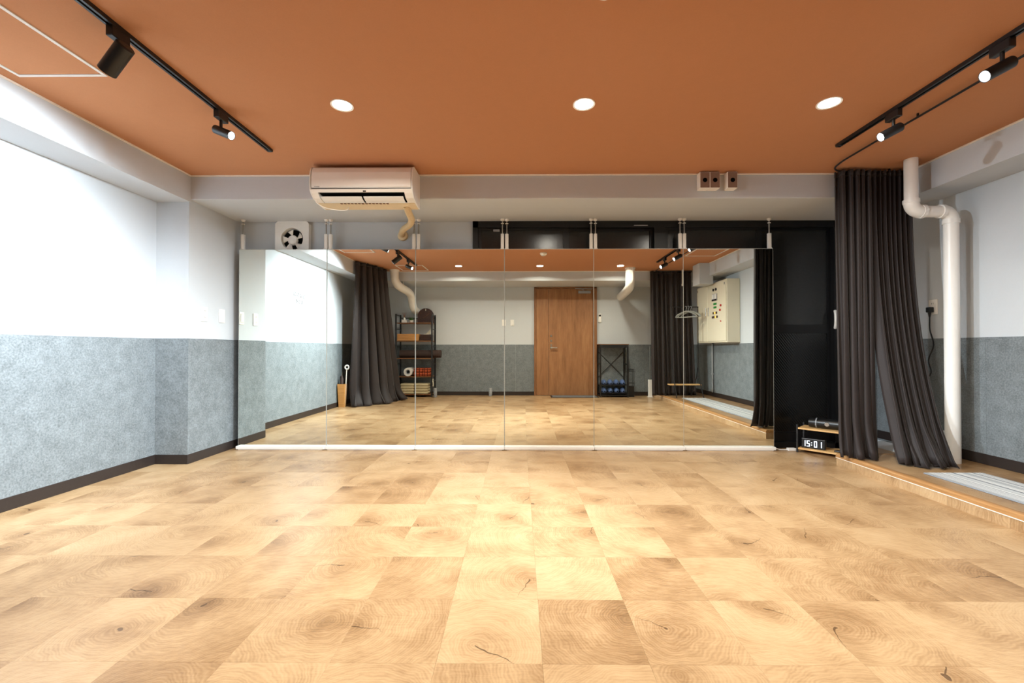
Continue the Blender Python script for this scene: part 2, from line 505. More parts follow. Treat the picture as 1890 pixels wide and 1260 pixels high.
# baseboards
def bboard(name, mb, label): struct(name, mb, M['base'], label, 'baseboard')
bt = 0.007
bboard('baseboard_left', box(XL, XL + bt, YB, Y_BEAM, 0, BASE_H, bev=0.002), 'dark baseboard along the left wall')
bboard('baseboard_right', box(XR - bt, XR, YB, YF, Z_PLAT, Z_PLAT + BASE_H, bev=0.002), 'dark baseboard along the right wall above the platform')
bboard('baseboard_back', MB().box(XL, 0.24, YB, YB + bt, 0, BASE_H, bev=0.002).box(1.47, X_STEP, YB, YB + bt, 0, BASE_H, bev=0.002).box(X_STEP, XR, YB, YB + bt, Z_PLAT, Z_PLAT + BASE_H, bev=0.002), 'dark baseboard along the door wall')
bboard('baseboard_pillar', MB().box(XL, -2.619 + bt, Y_BEAM - bt, Y_BEAM, 0, BASE_H, bev=0.002).box(-2.619, -2.619 + bt, Y_BEAM, YF, 0, BASE_H, bev=0.002), 'dark baseboard around the pillar foot')
bboard('baseboard_front', box(-2.61, XW0, YF - bt, YF, 0, BASE_H, bev=0.002), 'dark baseboard behind the mirrors')

# cream beading where the ceiling meets the beams
tr = 0.009
for i, (b_, l_) in enumerate([((-2.607, 3.013, Y_BEAM - tr, Y_BEAM + 0.001, ZC - tr, ZC), 'above the mirrors'), ((-2.608, -2.607 + tr, 0.16, Y_BEAM, ZC - tr, ZC), 'on the left side'),
                              ((3.013 - tr, 3.014, 0.16, Y_BEAM, ZC - tr, ZC), 'on the right side'), ((-2.607, 3.013, 0.159, 0.16 + tr, ZC - tr, ZC), 'on the door side')]):
    struct('trim_%d' % (i + 1), box(*b_), M['trimw'], 'thin cream beading at the ceiling edge ' + l_, 'trim')

# raised platform on the right
plat = thing('raised_platform', 'low raised wooden platform along the right wall', 'platform', kind='structure')
obj('platform_core', box(X_STEP + 0.006, XR, YB, 3.372, -0.006, Z_PLAT - 0.007), M['grout'], plat)
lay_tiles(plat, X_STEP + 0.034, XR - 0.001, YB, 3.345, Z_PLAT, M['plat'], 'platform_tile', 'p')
poly = [(X_STEP - 0.004, 0.062), (X_STEP - 0.004, 0.080), (X_STEP + 0.002, 0.088), (X_STEP + 0.012, 0.0915), (X_STEP + 0.034, 0.0915), (X_STEP + 0.034, 0.062)]
obj('nosing', MB().prism(poly, lambda a, b, t: Vector((a, t, b)), YB, 3.378), M['nosing'], plat)
obj('nosing', box(X_STEP + 0.034, XR, 3.346, 3.378, 0.062, 0.0915, bev=0.003), M['nosing'], plat)
obj('edge_line', box(X_STEP - 0.006, X_STEP, YB, 3.378, 0.058, 0.062), M['trimw'], plat)
y = YB
j = 0
while y < 3.37:
    y1 = min(3.375, 1.241 + (math.floor((y - 1.241) / TY + 1e-6) + 1) * TY)
    obj('riser_board', box(X_STEP - 0.002, X_STEP + 0.006, y + 0.0005, y1 - 0.0005, 0.0, 0.058), M['riser'], plat)
    y = y1
obj('riser_board', box(X_STEP + 0.006, XR, 3.372, 3.375, 0.0, 0.060), M['riser'], plat)

# window behind the mirrors
win = thing('window_1', 'black framed sliding glass doors behind the mirrors', 'window', (0, YF, 0), kind='structure')
m = MB().box(XW0, XW1, -0.03, 0.06, ZW1 - 0.06, ZW1).box(XW0, XW1, -0.03, 0.06, 0.0, 0.05).box(XW0, XW0 + 0.05, -0.03, 0.06, 0, ZW1).box(XW1 - 0.05, XW1, -0.03, 0.06, 0, ZW1)
obj('window_frame', m, M['wframe'], win)
for i, (a, b, yy) in enumerate([(-0.40, 0.46, 0.0), (0.42, 1.27, 0.03), (1.33, 2.25, 0.0), (2.19, 2.92, 0.03)]):
    if i == 2:
        obj('mullion', box(1.25, 1.35, -0.03, 0.06, 0.05, ZW1 - 0.06), M['wframe'], win)
    st = 0.05
    zt = 2.02
    m = MB().box(a, a + st, yy - 0.012, yy + 0.012, 0.05, 2.04).box(b - st, b, yy - 0.012, yy + 0.012, 0.05, 2.04)
    m.box(a + st, b - st, yy - 0.012, yy + 0.012, 0.05, 0.14).box(a + st, b - st, yy - 0.012, yy + 0.012, zt - 0.01, 2.04).box(a + st, b - st, yy - 0.014, yy + 0.014, 1.055, 1.135)
    sash = obj('sash', m, M['wframe'], win)
    obj('pane', box(a + st, b - st, yy - 0.003, yy + 0.003, 1.135, zt - 0.01), M['glass'], sash)
    obj('pane', box(a + st, b - st, yy - 0.003, yy + 0.003, 0.14, 1.055), M['glassw'], sash)
obj('latch', box(-0.24, -0.18, -0.022, 0.0, 2.0, 2.02, bev=0.003), M['grey'], win)
obj('latch', box(1.06, 1.19, -0.036, -0.02, 2.045, 2.055, bev=0.003), M['grey'], win)
m = MB()
m.tube([(2.905, -0.03, 1.10 + 0.0), (2.895, -0.05, 1.13), (2.893, -0.055, 1.18), (2.895, -0.05, 1.23), (2.905, -0.03, 1.26)], 0.012, 8, 3)
obj('pull_handle', m, M['white'], win, smooth=True)
# a round concrete drain outside the glass
# door in the back wall
dX0, dX1, dZ = 0.244, 1.463, 2.113
door = thing('door_1', 'brown wooden entrance door with a narrow side leaf', 'door', (0, YB, 0), kind='structure')
m = MB().box(dX0, dX0 + 0.035, 0, 0.05, 0, dZ, bev=0.003).box(dX1 - 0.075, dX1, 0, 0.05, 0, dZ, bev=0.003).box(dX0, dX1, 0, 0.05, dZ - 0.03, dZ, bev=0.003)
obj('door_frame', m, M['doorf'], door)
obj('side_leaf', box(dX0 + 0.037, 0.523, 0.002, 0.030, 0.006, dZ - 0.034, bev=0.002), M['doorw'], door)
leaf = obj('door_leaf', box(0.527, dX1 - 0.078, 0.002, 0.030, 0.006, dZ - 0.034, bev=0.002), M['doorw'], door)
for z in (1.16, 1.065):
    obj('lock_cylinder', MB().cyl((0.575, 0.03, z), (0.575, 0.042, z), 0.022, 0.020), M['steel'], leaf, smooth=True)
obj('lever_handle', MB().cyl((0.578, 0.03, 0.93), (0.578, 0.085, 0.93), 0.011).box(0.560, 0.69, 0.072, 0.090, 0.918, 0.940, bev=0.006, seg=2).cyl((0.578, 0.03, 0.93), (0.578, 0.036, 0.93), 0.026), M['steel'], leaf, smooth=True)
obj('key_plate', MB().cyl((0.575, 0.03, 0.985), (0.575, 0.036, 0.985), 0.018), M['steel'], leaf, smooth=True)
clo = obj('door_closer', box(1.10, 1.34, 0.03, 0.075, 1.985, 2.035, bev=0.005, seg=2), M['grey'], leaf)
obj('closer_arm', MB().tube([(1.19, 0.075, 2.04), (1.19, 0.09, 2.06), (1.03, 0.16, 2.065), (1.36, 0.06, 2.07)], 0.007, 8), M['grey'], clo)

# ------------------------------------------------------------------ mirrors
MX0, MX1 = -2.553, 2.290
MW = (MX1 - MX0) / 6
MLAB = ['tall mirror panel beside the grey pillar, leftmost of six', 'tall mirror panel second from the pillar, below the air conditioner', 'tall mirror panel third from the pillar, reflecting the storage shelf',
        'tall mirror panel fourth from the pillar, reflecting the door', 'tall mirror panel fifth from the pillar, reflecting the slipper rack', 'tall mirror panel nearest the dark curtain, rightmost of six']
proto = None
for i in range(6):
    cx = MX0 + (i + 0.5) * MW
    t = thing('mirror_panel', MLAB[i], 'mirror', (cx, Y_MIR, 0), -0.0057, 'wall mirrors on white stands')
    hw = MW / 2 - 0.0012
    if proto is None:
        proto = {}
        proto['glass'] = box(-hw + 0.002, hw - 0.002, 0, 0.004, 0.034, 1.812).mesh('mirror_glass')
        m = MB().box(-hw, -hw + 0.002, 0.0, 0.012, 0.034, 1.814).box(hw - 0.002, hw, 0.0, 0.012, 0.034, 1.814).box(-hw, hw, 0.0, 0.012, 1.812, 1.815).box(-hw + 0.002, hw - 0.002, 0.0045, 0.012, 0.034, 1.812)
        proto['edge'] = m.mesh('mirror_edge')
        proto['rail'] = MB().box(-hw, hw, -0.036, 0.045, 0.006, 0.034, bev=0.004, seg=2).box(-hw + 0.02, hw - 0.02, -0.03, 0.04, 0.0, 0.006).mesh('base_rail')
        m = MB().box(-0.015, 0.015, 0.013, 0.040, 1.70, 1.958, bev=0.004, seg=2).cyl((0, 0.011, 1.935), (0, 0.014, 1.935), 0.004).box(-0.017, 0.017, 0.006, 0.014, 1.812, 1.826, bev=0.003)
        proto['clamp'] = m.mesh('clamp', True)
        proto['rod'] = MB().cyl((0, 0.026, 1.955), (0, 0.026, 2.052), 0.0065).cyl((0, 0.026, 2.052), (0, 0.026, 2.078), 0.004).mesh('spring_rod', True)
        proto['pad'] = MB().cyl((0, 0.026, 2.050), (0, 0.026, 2.056), 0.014).lathe([(0.006, 2.072), (0.017, 2.080), (0.020, 2.0925)], 14, Matrix.Translation((0, 0.026, 0))).mesh('foot_pad', True)
    link('mirror_glass', proto['glass'], M['mirror'], t)
    link('mirror_edge', proto['edge'], M['mirror_edge'], t)
    link('base_rail', proto['rail'], M['white'], t)
    for s in (-1, 1):
        c_ = link('clamp', proto['clamp'], M['white'], t, (s * (MW / 2 - 0.020), 0, 0))
        link('spring_rod', proto['rod'], M['steel'], c_)
        link('foot_pad', proto['pad'], M['white'], c_)

# ------------------------------------------------------------------ air conditioner
ac = thing('air_conditioner', 'cream wall air conditioner mounted on the beam above the mirrors', 'air conditioner', (-1.161, Y_BEAM, 2.013))
full = [(0, 0), (0.12, 0.006), (0.19, 0.020), (0.225, 0.045), (0.241, 0.066), (0.241, 0.072), (0.236, 0.073), (0.236, 0.078), (0.20, 0.078), (0.20, 0.22), (0.17, 0.248), (0, 0.249)]
notch = [(0, 0), (0.125, 0.0065), (0.115, 0.05), (0.205, 0.062), (0.229, 0.050), (0.241, 0.066), (0.241, 0.072), (0.236, 0.073), (0.236, 0.078), (0.20, 0.078), (0.20, 0.22), (0.17, 0.248), (0, 0.249)]
F = lambda a, b, t: Vector((t, -a, b))
m = MB().prism(notch, F, -0.325, 0.315).prism(full, F, -0.3705, -0.325).prism(full, F, 0.315, 0.3705)
obj('body', m, M['cream'], ac)
fp = [(0.202, 0.079), (0.238, 0.079), (0.244, 0.088), (0.246, 0.14), (0.242, 0.195), (0.226, 0.232), (0.19, 0.252), (0.0, 0.253), (0.0, 0.2495), (0.17, 0.2485), (0.202, 0.222)]
obj('front_panel', MB().prism(fp, F, -0.366, 0.366), M['cream'], ac)
for s in (-1, 1):
    side = [(0, -0.002), (0.12, 0.004), (0.19, 0.018), (0.226, 0.044), (0.243, 0.066), (0.247, 0.10), (0.247, 0.14), (0.243, 0.196), (0.227, 0.234), (0.19, 0.254), (0, 0.255)]
    obj('side_cover', MB().prism(side, F, 0.371, 0.379) if s > 0 else MB().prism(side, F, -0.379, -0.371), M['white'], ac)
obj('panel_gap', MB().box(-0.366, 0.366, -0.2425, -0.238, 0.0745, 0.0775), M['blackp'], ac)
obj('drip_edge', MB().prism([(0.0, -0.003), (0.125, 0.0035), (0.125, 0.0062), (0.0, -0.0005)], F, -0.366, 0.366), M['creamy'], ac)
obj('outlet_cavity', MB().prism([(0.126, 0.010), (0.118, 0.047), (0.204, 0.059), (0.224, 0.050), (0.20, 0.052), (0.13, 0.045)], F, -0.322, 0.312), M['cavity'], ac)
for a, b in ((-0.310, -0.008), (0.006, 0.302)):
    lv = [(0.140, 0.004), (0.175, 0.008), (0.208, 0.022), (0.211, 0.027), (0.206, 0.026), (0.174, 0.012), (0.140, 0.008)]
    obj('louver', MB().prism(lv, F, a, b), M['white'], ac)
m = MB()
random.seed(5)
for k in range(14):
    m.box(-0.20 + k * 0.027, -0.182 + k * 0.027, -0.128, -0.110 - random.random() * 0.006, 0.0015, 0.0045)
obj('vent_slots', m, M['rust'], ac)
obj('display', box(-0.008 + 0.02, 0.014 + 0.02, -0.2375, -0.234, 0.052, 0.0665), M['blackp'], ac)
def text_mesh(s, size):
    cu = bpy.data.curves.new('txt', 'FONT'); cu.body = s; cu.size = size; cu.extrude = size * 0.03; cu.align_x = 'CENTER'
    o = bpy.data.objects.new('txt', cu); COL.objects.link(o)
    dg = bpy.context.evaluated_depsgraph_get(); dg.update()
    me = bpy.data.meshes.new_from_object(o.evaluated_get(dg))
    bpy.data.objects.remove(o); bpy.data.curves.remove(cu)
    return me
me = text_mesh('TOSHIBA', 0.010)
link('logo', me, M['ink'], ac, (-0.325, -0.2445, 0.084), (PI / 2 - 0.1, 0, 0))
m = MB().tube([(-0.35, -0.20, 0.012), (-0.352, -0.19, -0.012), (-0.30, -0.16, -0.04), (-0.22, -0.12, -0.045), (-0.17, -0.08, -0.03), (-0.165, -0.05, 0.0)], 0.0028, 6, 6)
obj('cord', m, M['cream'], ac, smooth=True)
# refrigerant line
rp = thing('refrigerant_line', 'beige tape-wrapped pipe dropping from the air conditioner into the wall', 'pipe', (-1.085, YF, 1.965))
m = MB().tube([(0.205, -0.66, 0.06), (0.212, -0.62, 0.025), (0.205, -0.50, 0.005), (0.15, -0.33, 0.012), (0.05, -0.16, 0.018), (0.005, -0.06, 0.010), (0.0, 0.0, 0.0)], 0.027, 12, 6)
obj('wrapped_pipe', m, M['tape'], rp, smooth=True)
obj('wall_sleeve', MB().lathe([(0.046, 0.0), (0.05, 0.006), (0.044, 0.022), (0.030, 0.026)], 18, Matrix.Rotation(PI / 2, 4, 'X')), M['creamy'], rp, smooth=True)

# ------------------------------------------------------------------ exhaust fan
fan = thing('exhaust_fan', 'white square wall exhaust fan left of the air conditioner', 'exhaust fan', (-2.105, YF, 1.940))
m = MB()
hs, rin = 0.157, 0.103
N = 32
fr = MB()
outer = []
for k in range(N):
    a = 2 * PI * (k + 0.5) / N
    c_, s_ = math.cos(a), math.sin(a)
    sc = hs / max(abs(c_), abs(s_))
    outer.append((c_ * sc, s_ * sc))
inner = [(rin * math.cos(2 * PI * (k + 0.5) / N), rin * math.sin(2 * PI * (k + 0.5) / N) - 0.012) for k in range(N)]
vo = [fr.bm.verts.new((x, -0.045, z)) for x, z in outer]
vi = [fr.bm.verts.new((x, -0.045, z)) for x, z in inner]
vb = [fr.bm.verts.new((x * 0.96, -0.008, (z + 0.020) * 0.96 - 0.020)) for x, z in inner]
vw = [fr.bm.verts.new((x * 1.0, 0.0, z * 1.0)) for x, z in outer]
for k in range(N):
    q = (k + 1) % N
    fr.bm.faces.new((vo[k], vo[q], vi[q], vi[k])); fr.bm.faces.new((vi[k], vi[q], vb[q], vb[k])); fr.bm.faces.new((vo[k], vw[k], vw[q], vo[q]))
obj('fan_frame', fr, M['white'], fan)
obj('fan_cavity', MB().cyl((0, -0.001, -0.020), (0, -0.007, -0.020), rin * 0.97, n=32), M['cavity'], fan)
for k in range(5):
    a0 = 2 * PI * k / 5 + 0.42
    P = []
    for i in range(6):
        r = 0.030 + (0.094 - 0.030) * i / 5
        row = []
        for j_ in range(5):
            wdt = 0.34 + 0.36 * i / 5
            aa = a0 + 0.16 * i / 5 + wdt * (j_ / 4 - 0.5)
            row.append(Vector((r * math.cos(aa), -0.026 + 0.020 * (j_ / 4 - 0.5), r * math.sin(aa) - 0.020)))
        P.append(row)
    o = obj('fan_blade', MB().grid(P), M['cream'], fan, smooth=True)
    md = o.modifiers.new('t', 'SOLIDIFY'); md.thickness = 0.002
obj('fan_hub', MB().lathe([(0.044, 0.012), (0.047, 0.028), (0.040, 0.040), (0.014, 0.044)], 24, Matrix.Translation((0, 0, -0.020)) @ Matrix.Rotation(PI / 2, 4, 'X')), M['white'], fan, smooth=True)

# ------------------------------------------------------------------ junction boxes on the beam
for x, lab in ((1.435, 'small cream junction box on the beam, left one of the touching pair'), (1.513, 'small cream junction box on the beam, right one of the touching pair'), (1.648, 'small cream junction box on the beam, standing alone near the curtain')):
    t = thing('junction_box', lab, 'junction box', (x, Y_BEAM, 2.150), 0, 'junction boxes on the beam')
    obj('box_body', box(-0.0385, 0.0385, -0.062, 0.0, 0.0, 0.128, bev=0.003), M['cream'], t)
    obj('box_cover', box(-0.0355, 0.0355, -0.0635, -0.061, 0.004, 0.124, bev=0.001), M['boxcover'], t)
    obj('knockout', MB().cyl((0, -0.063, 0.062), (0, -0.0655, 0.062), 0.017), M['cavity'], t, smooth=True)

# ------------------------------------------------------------------ wall plates
def plate(name, lab, loc, rz, kind, grp=None, w=0.07, h=0.12):
    t = thing(name, lab, 'outlet' if kind == 'outlet' else 'switch', loc, rz, grp)
    obj('cover_plate', box(-w / 2, w / 2, -0.009, 0, -h / 2, h / 2, bev=0.003, seg=2), M['cream'] if kind == 'old' or kind == 'outlet2' else M['white'], t)
    if kind in ('outlet', 'outlet2'):
        for z in (0.027, -0.027):
            i_ = obj('socket', MB().cyl((0, -0.009, z), (0, -0.0105, z), 0.017), M['cream'], t, smooth=True)
            obj('slots', MB().box(-0.007, -0.005, -0.0112, -0.009, z - 0.005, z + 0.006).box(0.005, 0.007, -0.0112, -0.009, z - 0.005, z + 0.006), M['cavity'], i_)
    else:
        obj('rocker', box(-0.020, 0.020, -0.014, -0.008, -0.040, 0.040, bev=0.002), M['white'], t)
    return t
plate('wall_outlet', 'white double wall outlet on the pillar side', (-2.619, 3.52, 1.198), PI / 2, 'outlet')
plate('wall_switch', 'white wall switch on the pillar side near the mirror', (-2.619, 3.73, 1.198), PI / 2, 'switch')
plate('wall_switch', 'cream wall switch by the door, the one farther from the door', (-0.35, YB, 1.42), PI, 'switch', 'switches by the door')
plate('wall_switch', 'cream wall switch by the door, the one nearer the door', (-0.185, YB, 1.42), PI, 'switch', 'switches by the door')
wo = plate('wall_outlet', 'cream wall outlet behind the pipe with a black plug in it', (XR, 3.43, 1.243), -PI / 2, 'outlet2')
pc = thing('power_cord', 'black power cord hanging from the outlet behind the white pipe', 'cord', (XR - 0.012, 3.43, 1.22))  # plain power cord, plugged into the outlet on the right wall
obj('plug', MB().box(-0.040, 0.0, -0.016, 0.016, -0.02, 0.022, bev=0.005, seg=2).cyl((-0.022, 0, -0.02), (-0.022, 0, -0.06), 0.011, 0.005), M['blackp'], pc)
m = MB().tube([(-0.022, 0, -0.05), (-0.02, 0.0, -0.16), (-0.02, -0.028, -0.28), (-0.02, 0.015, -0.40), (-0.02, -0.005, -0.50), (-0.02, 0.05, -0.60), (-0.03, 0.0, -0.72), (-0.03, 0.03, -0.86), (-0.05, -0.02, -1.00), (-0.07, 0.02, -1.10), (-0.16, 0.06, -1.122), (-0.3, 0.0, -1.124)], 0.005, 6, 5)
obj('cable', m, M['blackp'], pc, smooth=True)
# lettering on the left wall (seen in the mirror only)
sg = thing('wall_lettering', 'small faint grey lettering on the left wall, seen in the mirror', 'lettering', (XL + 0.001, 2.19, 1.58))
def ring(y, z, r):
    return MB().tube([(0, y + r * math.cos(a), z + r * math.sin(a)) for a in [2 * PI * k / 16 for k in range(17)]], 0.0025, 5)
for y_, z_ in ((0.12, 0.03), (0.045, 0.03), (-0.11, 0.02)):
    obj('letter', ring(y_, z_, 0.026), M['ink'], sg)
obj('letter', MB().tube([(0, -0.01, 0.05), (0, -0.032, 0.0), (0, -0.055, 0.05)], 0.0025, 5), M['ink'], sg)
obj('letter', MB().tube([(0, 0.09, -0.035), (0, 0.06, -0.06), (0, 0.09, -0.085)], 0.004, 5), M['ink'], sg)
obj('letter', ring(0.01, -0.06, 0.020), M['ink'], sg)
obj('letter', MB().tube([(0, -0.03, -0.04), (0, -0.06, -0.04), (0, -0.06, -0.08), (0, -0.03, -0.08)], 0.003, 5), M['ink'], sg)

# ------------------------------------------------------------------ ceiling fittings
def area_spot(name, parent, loc, direction, watts, col, cone, blend, radius):
    l = bpy.data.lights.new(name, 'SPOT')
    l.energy = watts; l.color = col; l.spot_size = cone; l.spot_blend = blend; l.shadow_soft_size = radius
    o = bpy.data.objects.new(name, l); COL.objects.link(o)
    o.parent = parent; o.location = loc
    o.rotation_euler = Vector(direction).to_track_quat('-Z', 'Y').to_euler()
    return o
DL = [(-1.0, 2.39, 'left'), (0.365, 2.39, 'middle'), (1.735, 2.39, 'right'), (-1.04, 0.66, 'left'), (0.31, 0.66, 'middle'), (1.64, 0.66, 'right')]
dl_ring = MB().lathe([(0.052, -0.001), (0.062, -0.004), (0.062, 0.0), (0.052, 0.0)], 32, Matrix.Translation((0, 0, 0)), caps=False).mesh('trim_ring', True)
dl_lens = MB().lathe([(0.001, -0.0030), (0.030, -0.0028), (0.052, -0.0015)], 32, caps=False).mesh('lens', True)
for x, y, w in DL:
    row = 'in the row nearer the mirrors' if y > 1.5 else 'in the row nearer the door'
    t = thing('downlight', 'round recessed downlight, the %s one %s' % (w, row), 'downlight', (x, y, ZC), 0, 'recessed downlights')
    link('trim_ring', dl_ring, M['white'], t)
    link('lens', dl_lens, M['lamp_warm'], t)
    l = bpy.data.lights.new('downlight_lamp', 'AREA')
    l.shape = 'DISK'; l.size = 0.10; l.spread = math.radians(162); l.energy = DOWN_W; l.color = DOWN_COL
    lo = bpy.data.objects.new('downlight_lamp', l); COL.objects.link(lo)
    lo.parent = t; lo.location = (0, 0, -0.006)

def track(name, lab, x, y0, y1):
    t = thing(name, lab, 'light track', (x, (y0 + y1) / 2, ZC), 0, 'ceiling lighting tracks')
    h = (y1 - y0) / 2
    poly = [(-0.017, 0), (-0.017, -0.019), (-0.006, -0.019), (-0.006, -0.006), (0.006, -0.006), (0.006, -0.019), (0.017, -0.019), (0.017, 0)]
    obj('rail', MB().prism(poly, lambda a, b, s: Vector((a, s, b)), -h + 0.03, h - 0.03), M['black'], t)
    for s in (-1, 1):
        obj('end_cap', box(-0.018, 0.018, s * h - 0.03 if s > 0 else -h, s * h if s > 0 else -h + 0.03, -0.021, 0, bev=0.004), M['black'], t)
track('lighting_track', 'black ceiling lighting track on the left side', -1.715, 0.78, 2.92)
track('lighting_track', 'black ceiling lighting track on the right side', 2.145, 0.98, 2.88)
def spot(lab, x, y, d, r=0.027, k=1.0, cone=62):
    t = thing('track_spotlight', lab, 'spotlight', (x, y, ZC), 0, 'track spotlights')
    d = Vector(d).normalized()
    obj('adapter', box(-0.016, 0.016, -0.042, 0.042, -0.062, -0.017, bev=0.003), M['black'], t)
    obj('stem', MB().cyl((0, 0, -0.06), (0, 0, -0.125), 0.008), M['black'], t, smooth=True)
    c0 = Vector((0, 0, -0.125))
    a, b = c0 - d * (0.045 if r < 0.03 else 0.06), c0 + d * (0.078 if r < 0.03 else 0.085)
    q = d.to_track_quat('Z', 'Y').to_matrix().to_4x4()
    Mx = Matrix.Translation(a) @ q
    L = (b - a).length
    hd = obj('lamp_head', MB().lathe([(r * 0.8, 0), (r, 0.006), (r, L), (r * 0.88, L), (r * 0.86, L - 0.008), (0.002, L - 0.008)], 24, Mx), M['black'], t, smooth=True)
    obj('lamp_lens', MB().lathe([(0.001, L - 0.0055), (r * 0.85, L - 0.0065)], 24, Mx, caps=False), M['lamp_cool'], hd)
    area_spot('spot_lamp', t, b + d * 0.004, d, SPOT_W * k, SPOT_COL, math.radians(cone), 1.0, 0.024)
spot('black track spotlight aimed at the left wall, beside the ceiling hatch', -1.715, 1.80, (-0.12, 0.03, -0.104), 0.034, 1.35, 112)
spot('black track spotlight on the left track, nearest the mirrors', -1.715, 2.43, (0.115, -0.02, -0.052), 0.024, 1.4)
spot('black track spotlight on the left track, nearest the door', -1.715, 1.25, (0.10, 0.035, -0.047), 0.026, 1.4)
spot('black track spotlight on the right track, nearest the mirrors', 2.145, 2.45, (-0.10, 0.012, -0.052), 0.026, 1.25, 60)
spot('black track spotlight in the middle of the right track', 2.145, 1.90, (-0.10, 0.015, -0.053), 0.027, 1.3, 62)
spot('black track spotlight on the right track, nearest the door', 2.145, 1.33, (-0.10, 0.03, -0.053), 0.027, 1.3, 62)

def hatch(lab, x0, x1, y0, y1):
    t = thing('ceiling_hatch', lab, 'ceiling hatch', ((x0 + x1) / 2, (y0 + y1) / 2, ZC), 0, 'ceiling access hatches')
    a, b = (x1 - x0) / 2, (y1 - y0) / 2
    w = 0.017
    obj('hatch_frame', MB().box(-a, a, b - w, b, -0.005, 0).box(-a, a, -b, -b + w, -0.005, 0).box(-a, -a + w, -b + w, b - w, -0.005, 0).box(a - w, a, -b + w, b - w, -0.005, 0), M['white'], t)
    obj('hatch_panel', box(-a + w + 0.002, a - w - 0.002, -b + w + 0.002, b - w - 0.002, -0.003, 0), M['ceil'], t)
hatch('white framed square ceiling hatch near the left wall', -2.52, -2.07, 1.67, 2.12)
hatch('white framed square ceiling hatch near the storage shelf', -2.08, -1.62, 0.29, 0.74)
hatch('white framed square ceiling hatch near the electrical panel', 2.42, 2.87, 1.38, 1.83)
sd = thing('smoke_detector', 'round white smoke detector in the middle of the ceiling', 'smoke detector', (0.325, 1.60, ZC))
obj('detector_body', MB().lathe([(0.050, 0.0), (0.052, -0.012), (0.044, -0.026), (0.036, -0.03)], 32), M['cream'], sd, smooth=True)
obj('sensor_cap', MB().lathe([(0.030, -0.029), (0.028, -0.040), (0.016, -0.043)], 24), M['white'], sd, smooth=True)

# ------------------------------------------------------------------ pipes
def tor(cx, r): return r
wp = thing('drain_pipe', 'white drain pipe with two elbows beside the front curtain', 'pipe', (3.13, 3.11, Z_PLAT))
R = 0.043
zE = 1.885 - Z_PLAT                             # height of the offset
x_up = -0.285
obj('lower_pipe', MB().cyl((0, 0, 0), (0, 0, zE - 0.03), R, n=28), M['pvc'], wp, smooth=True)
obj('upper_pipe', MB().cyl((x_up, 0, zE + 0.08), (x_up, 0, ZC - Z_PLAT), R * 0.94, n=28), M['pvc'], wp, smooth=True)
obj('offset_pipe', MB().cyl((x_up + 0.06, 0, zE + 0.02), (-0.06, 0, zE + 0.02), R * 0.94, n=28), M['pvc'], wp, smooth=True)
def arc(c_, a0, a1, r, n=8): return [(c_[0] + r * math.cos(a0 + (a1 - a0) * k / n), 0, c_[1] + r * math.sin(a0 + (a1 - a0) * k / n)) for k in range(n + 1)]
obj('elbow', MB().tube(arc((x_up + 0.065, zE + 0.085), PI, 1.5 * PI, 0.065), R * 1.04, 28), M['pvc'], wp, smooth=True)
obj('elbow', MB().tube(arc((-0.065, zE - 0.045), PI / 2, 0, 0.065), R * 1.04, 28), M['pvc'], wp, smooth=True)
for p0, p1 in (((x_up, 0, zE + 0.078), (x_up, 0, zE + 0.105)), ((x_up + 0.06, 0, zE + 0.02), (x_up + 0.085, 0, zE + 0.02)), ((-0.085, 0, zE + 0.02), (-0.06, 0, zE + 0.02)), ((0, 0, zE - 0.07), (0, 0, zE - 0.04))):
    obj('collar', MB().cyl(p0, p1, R * 1.13, n=28), M['pvc'], wp, smooth=True)

dp = thing('flexible_duct', 'fat white S-shaped duct beside the back left curtain', 'duct', (-2.21, -0.10, ZC))
pts = [(0, 0.42, 0), (0, 0.42, -0.09), (0.005, 0.41, -0.17), (0.03, 0.34, -0.245), (0.07, 0.20, -0.29), (0.11, 0.04, -0.315), (0.135, -0.10, -0.36), (0.14, -0.19, -0.45), (0.14, -0.25, -0.54), (0.145, -0.33, -0.61), (0.15, -0.53, -0.645)]
obj('duct_tube', MB().tube(pts, 0.072, 20, 5), M['pvc'], dp, smooth=True)
obj('duct_collar', MB().cyl((0, 0.42, -0.02), (0, 0.42, 0), 0.082, n=24), M['pvc'], dp, smooth=True)
m = MB().tube([(0.10, 0.20, -0.06), (0.09, 0.2, -0.16), (0.11, 0.2, -0.26), (0.13, 0.22, -0.30)], 0.004, 6, 4)
obj('tie_cord', m, M['cream'], dp, smooth=True)
dq = thing('flexible_duct', 'short fat white duct bending into the wall right of the door', 'duct', (1.85, -0.10, ZC))
obj('duct_tube', MB().tube([(0, 0.55, 0), (0, 0.55, -0.16), (0.0, 0.54, -0.24), (0.01, 0.46, -0.31), (0.02, 0.30, -0.335), (0.05, -0.1, -0.35), (0.08, -0.53, -0.36)], 0.075, 20, 5), M['pvc'], dq, smooth=True)
obj('duct_collar', MB().cyl((0, 0.55, -0.02), (0, 0.55, 0), 0.085, n=24), M['pvc'], dq, smooth=True)
cd = thing('conduit', 'thin short white tube hanging from the ceiling by the panel', 'conduit', (2.80, 0.27, ZC))
obj('conduit_tube', MB().cyl((0, 0, 0), (0, 0, -0.25), 0.012), M['white'], cd, smooth=True)
obj('conduit_cap', MB().cyl((0, 0, -0.25), (0, 0, -0.285), 0.017), M['white'], cd, smooth=True)
pb_ = thing('pipe_cover_box', 'pale boxed pipe cover under the ceiling above the electrical panel', 'pipe cover', (2.95, 0.735, 1.945))
obj('cover', box(-0.10, 0.12, -0.135, 0.135, 0.0, ZC - 1.945, bev=0.003), M['wall'], pb_)

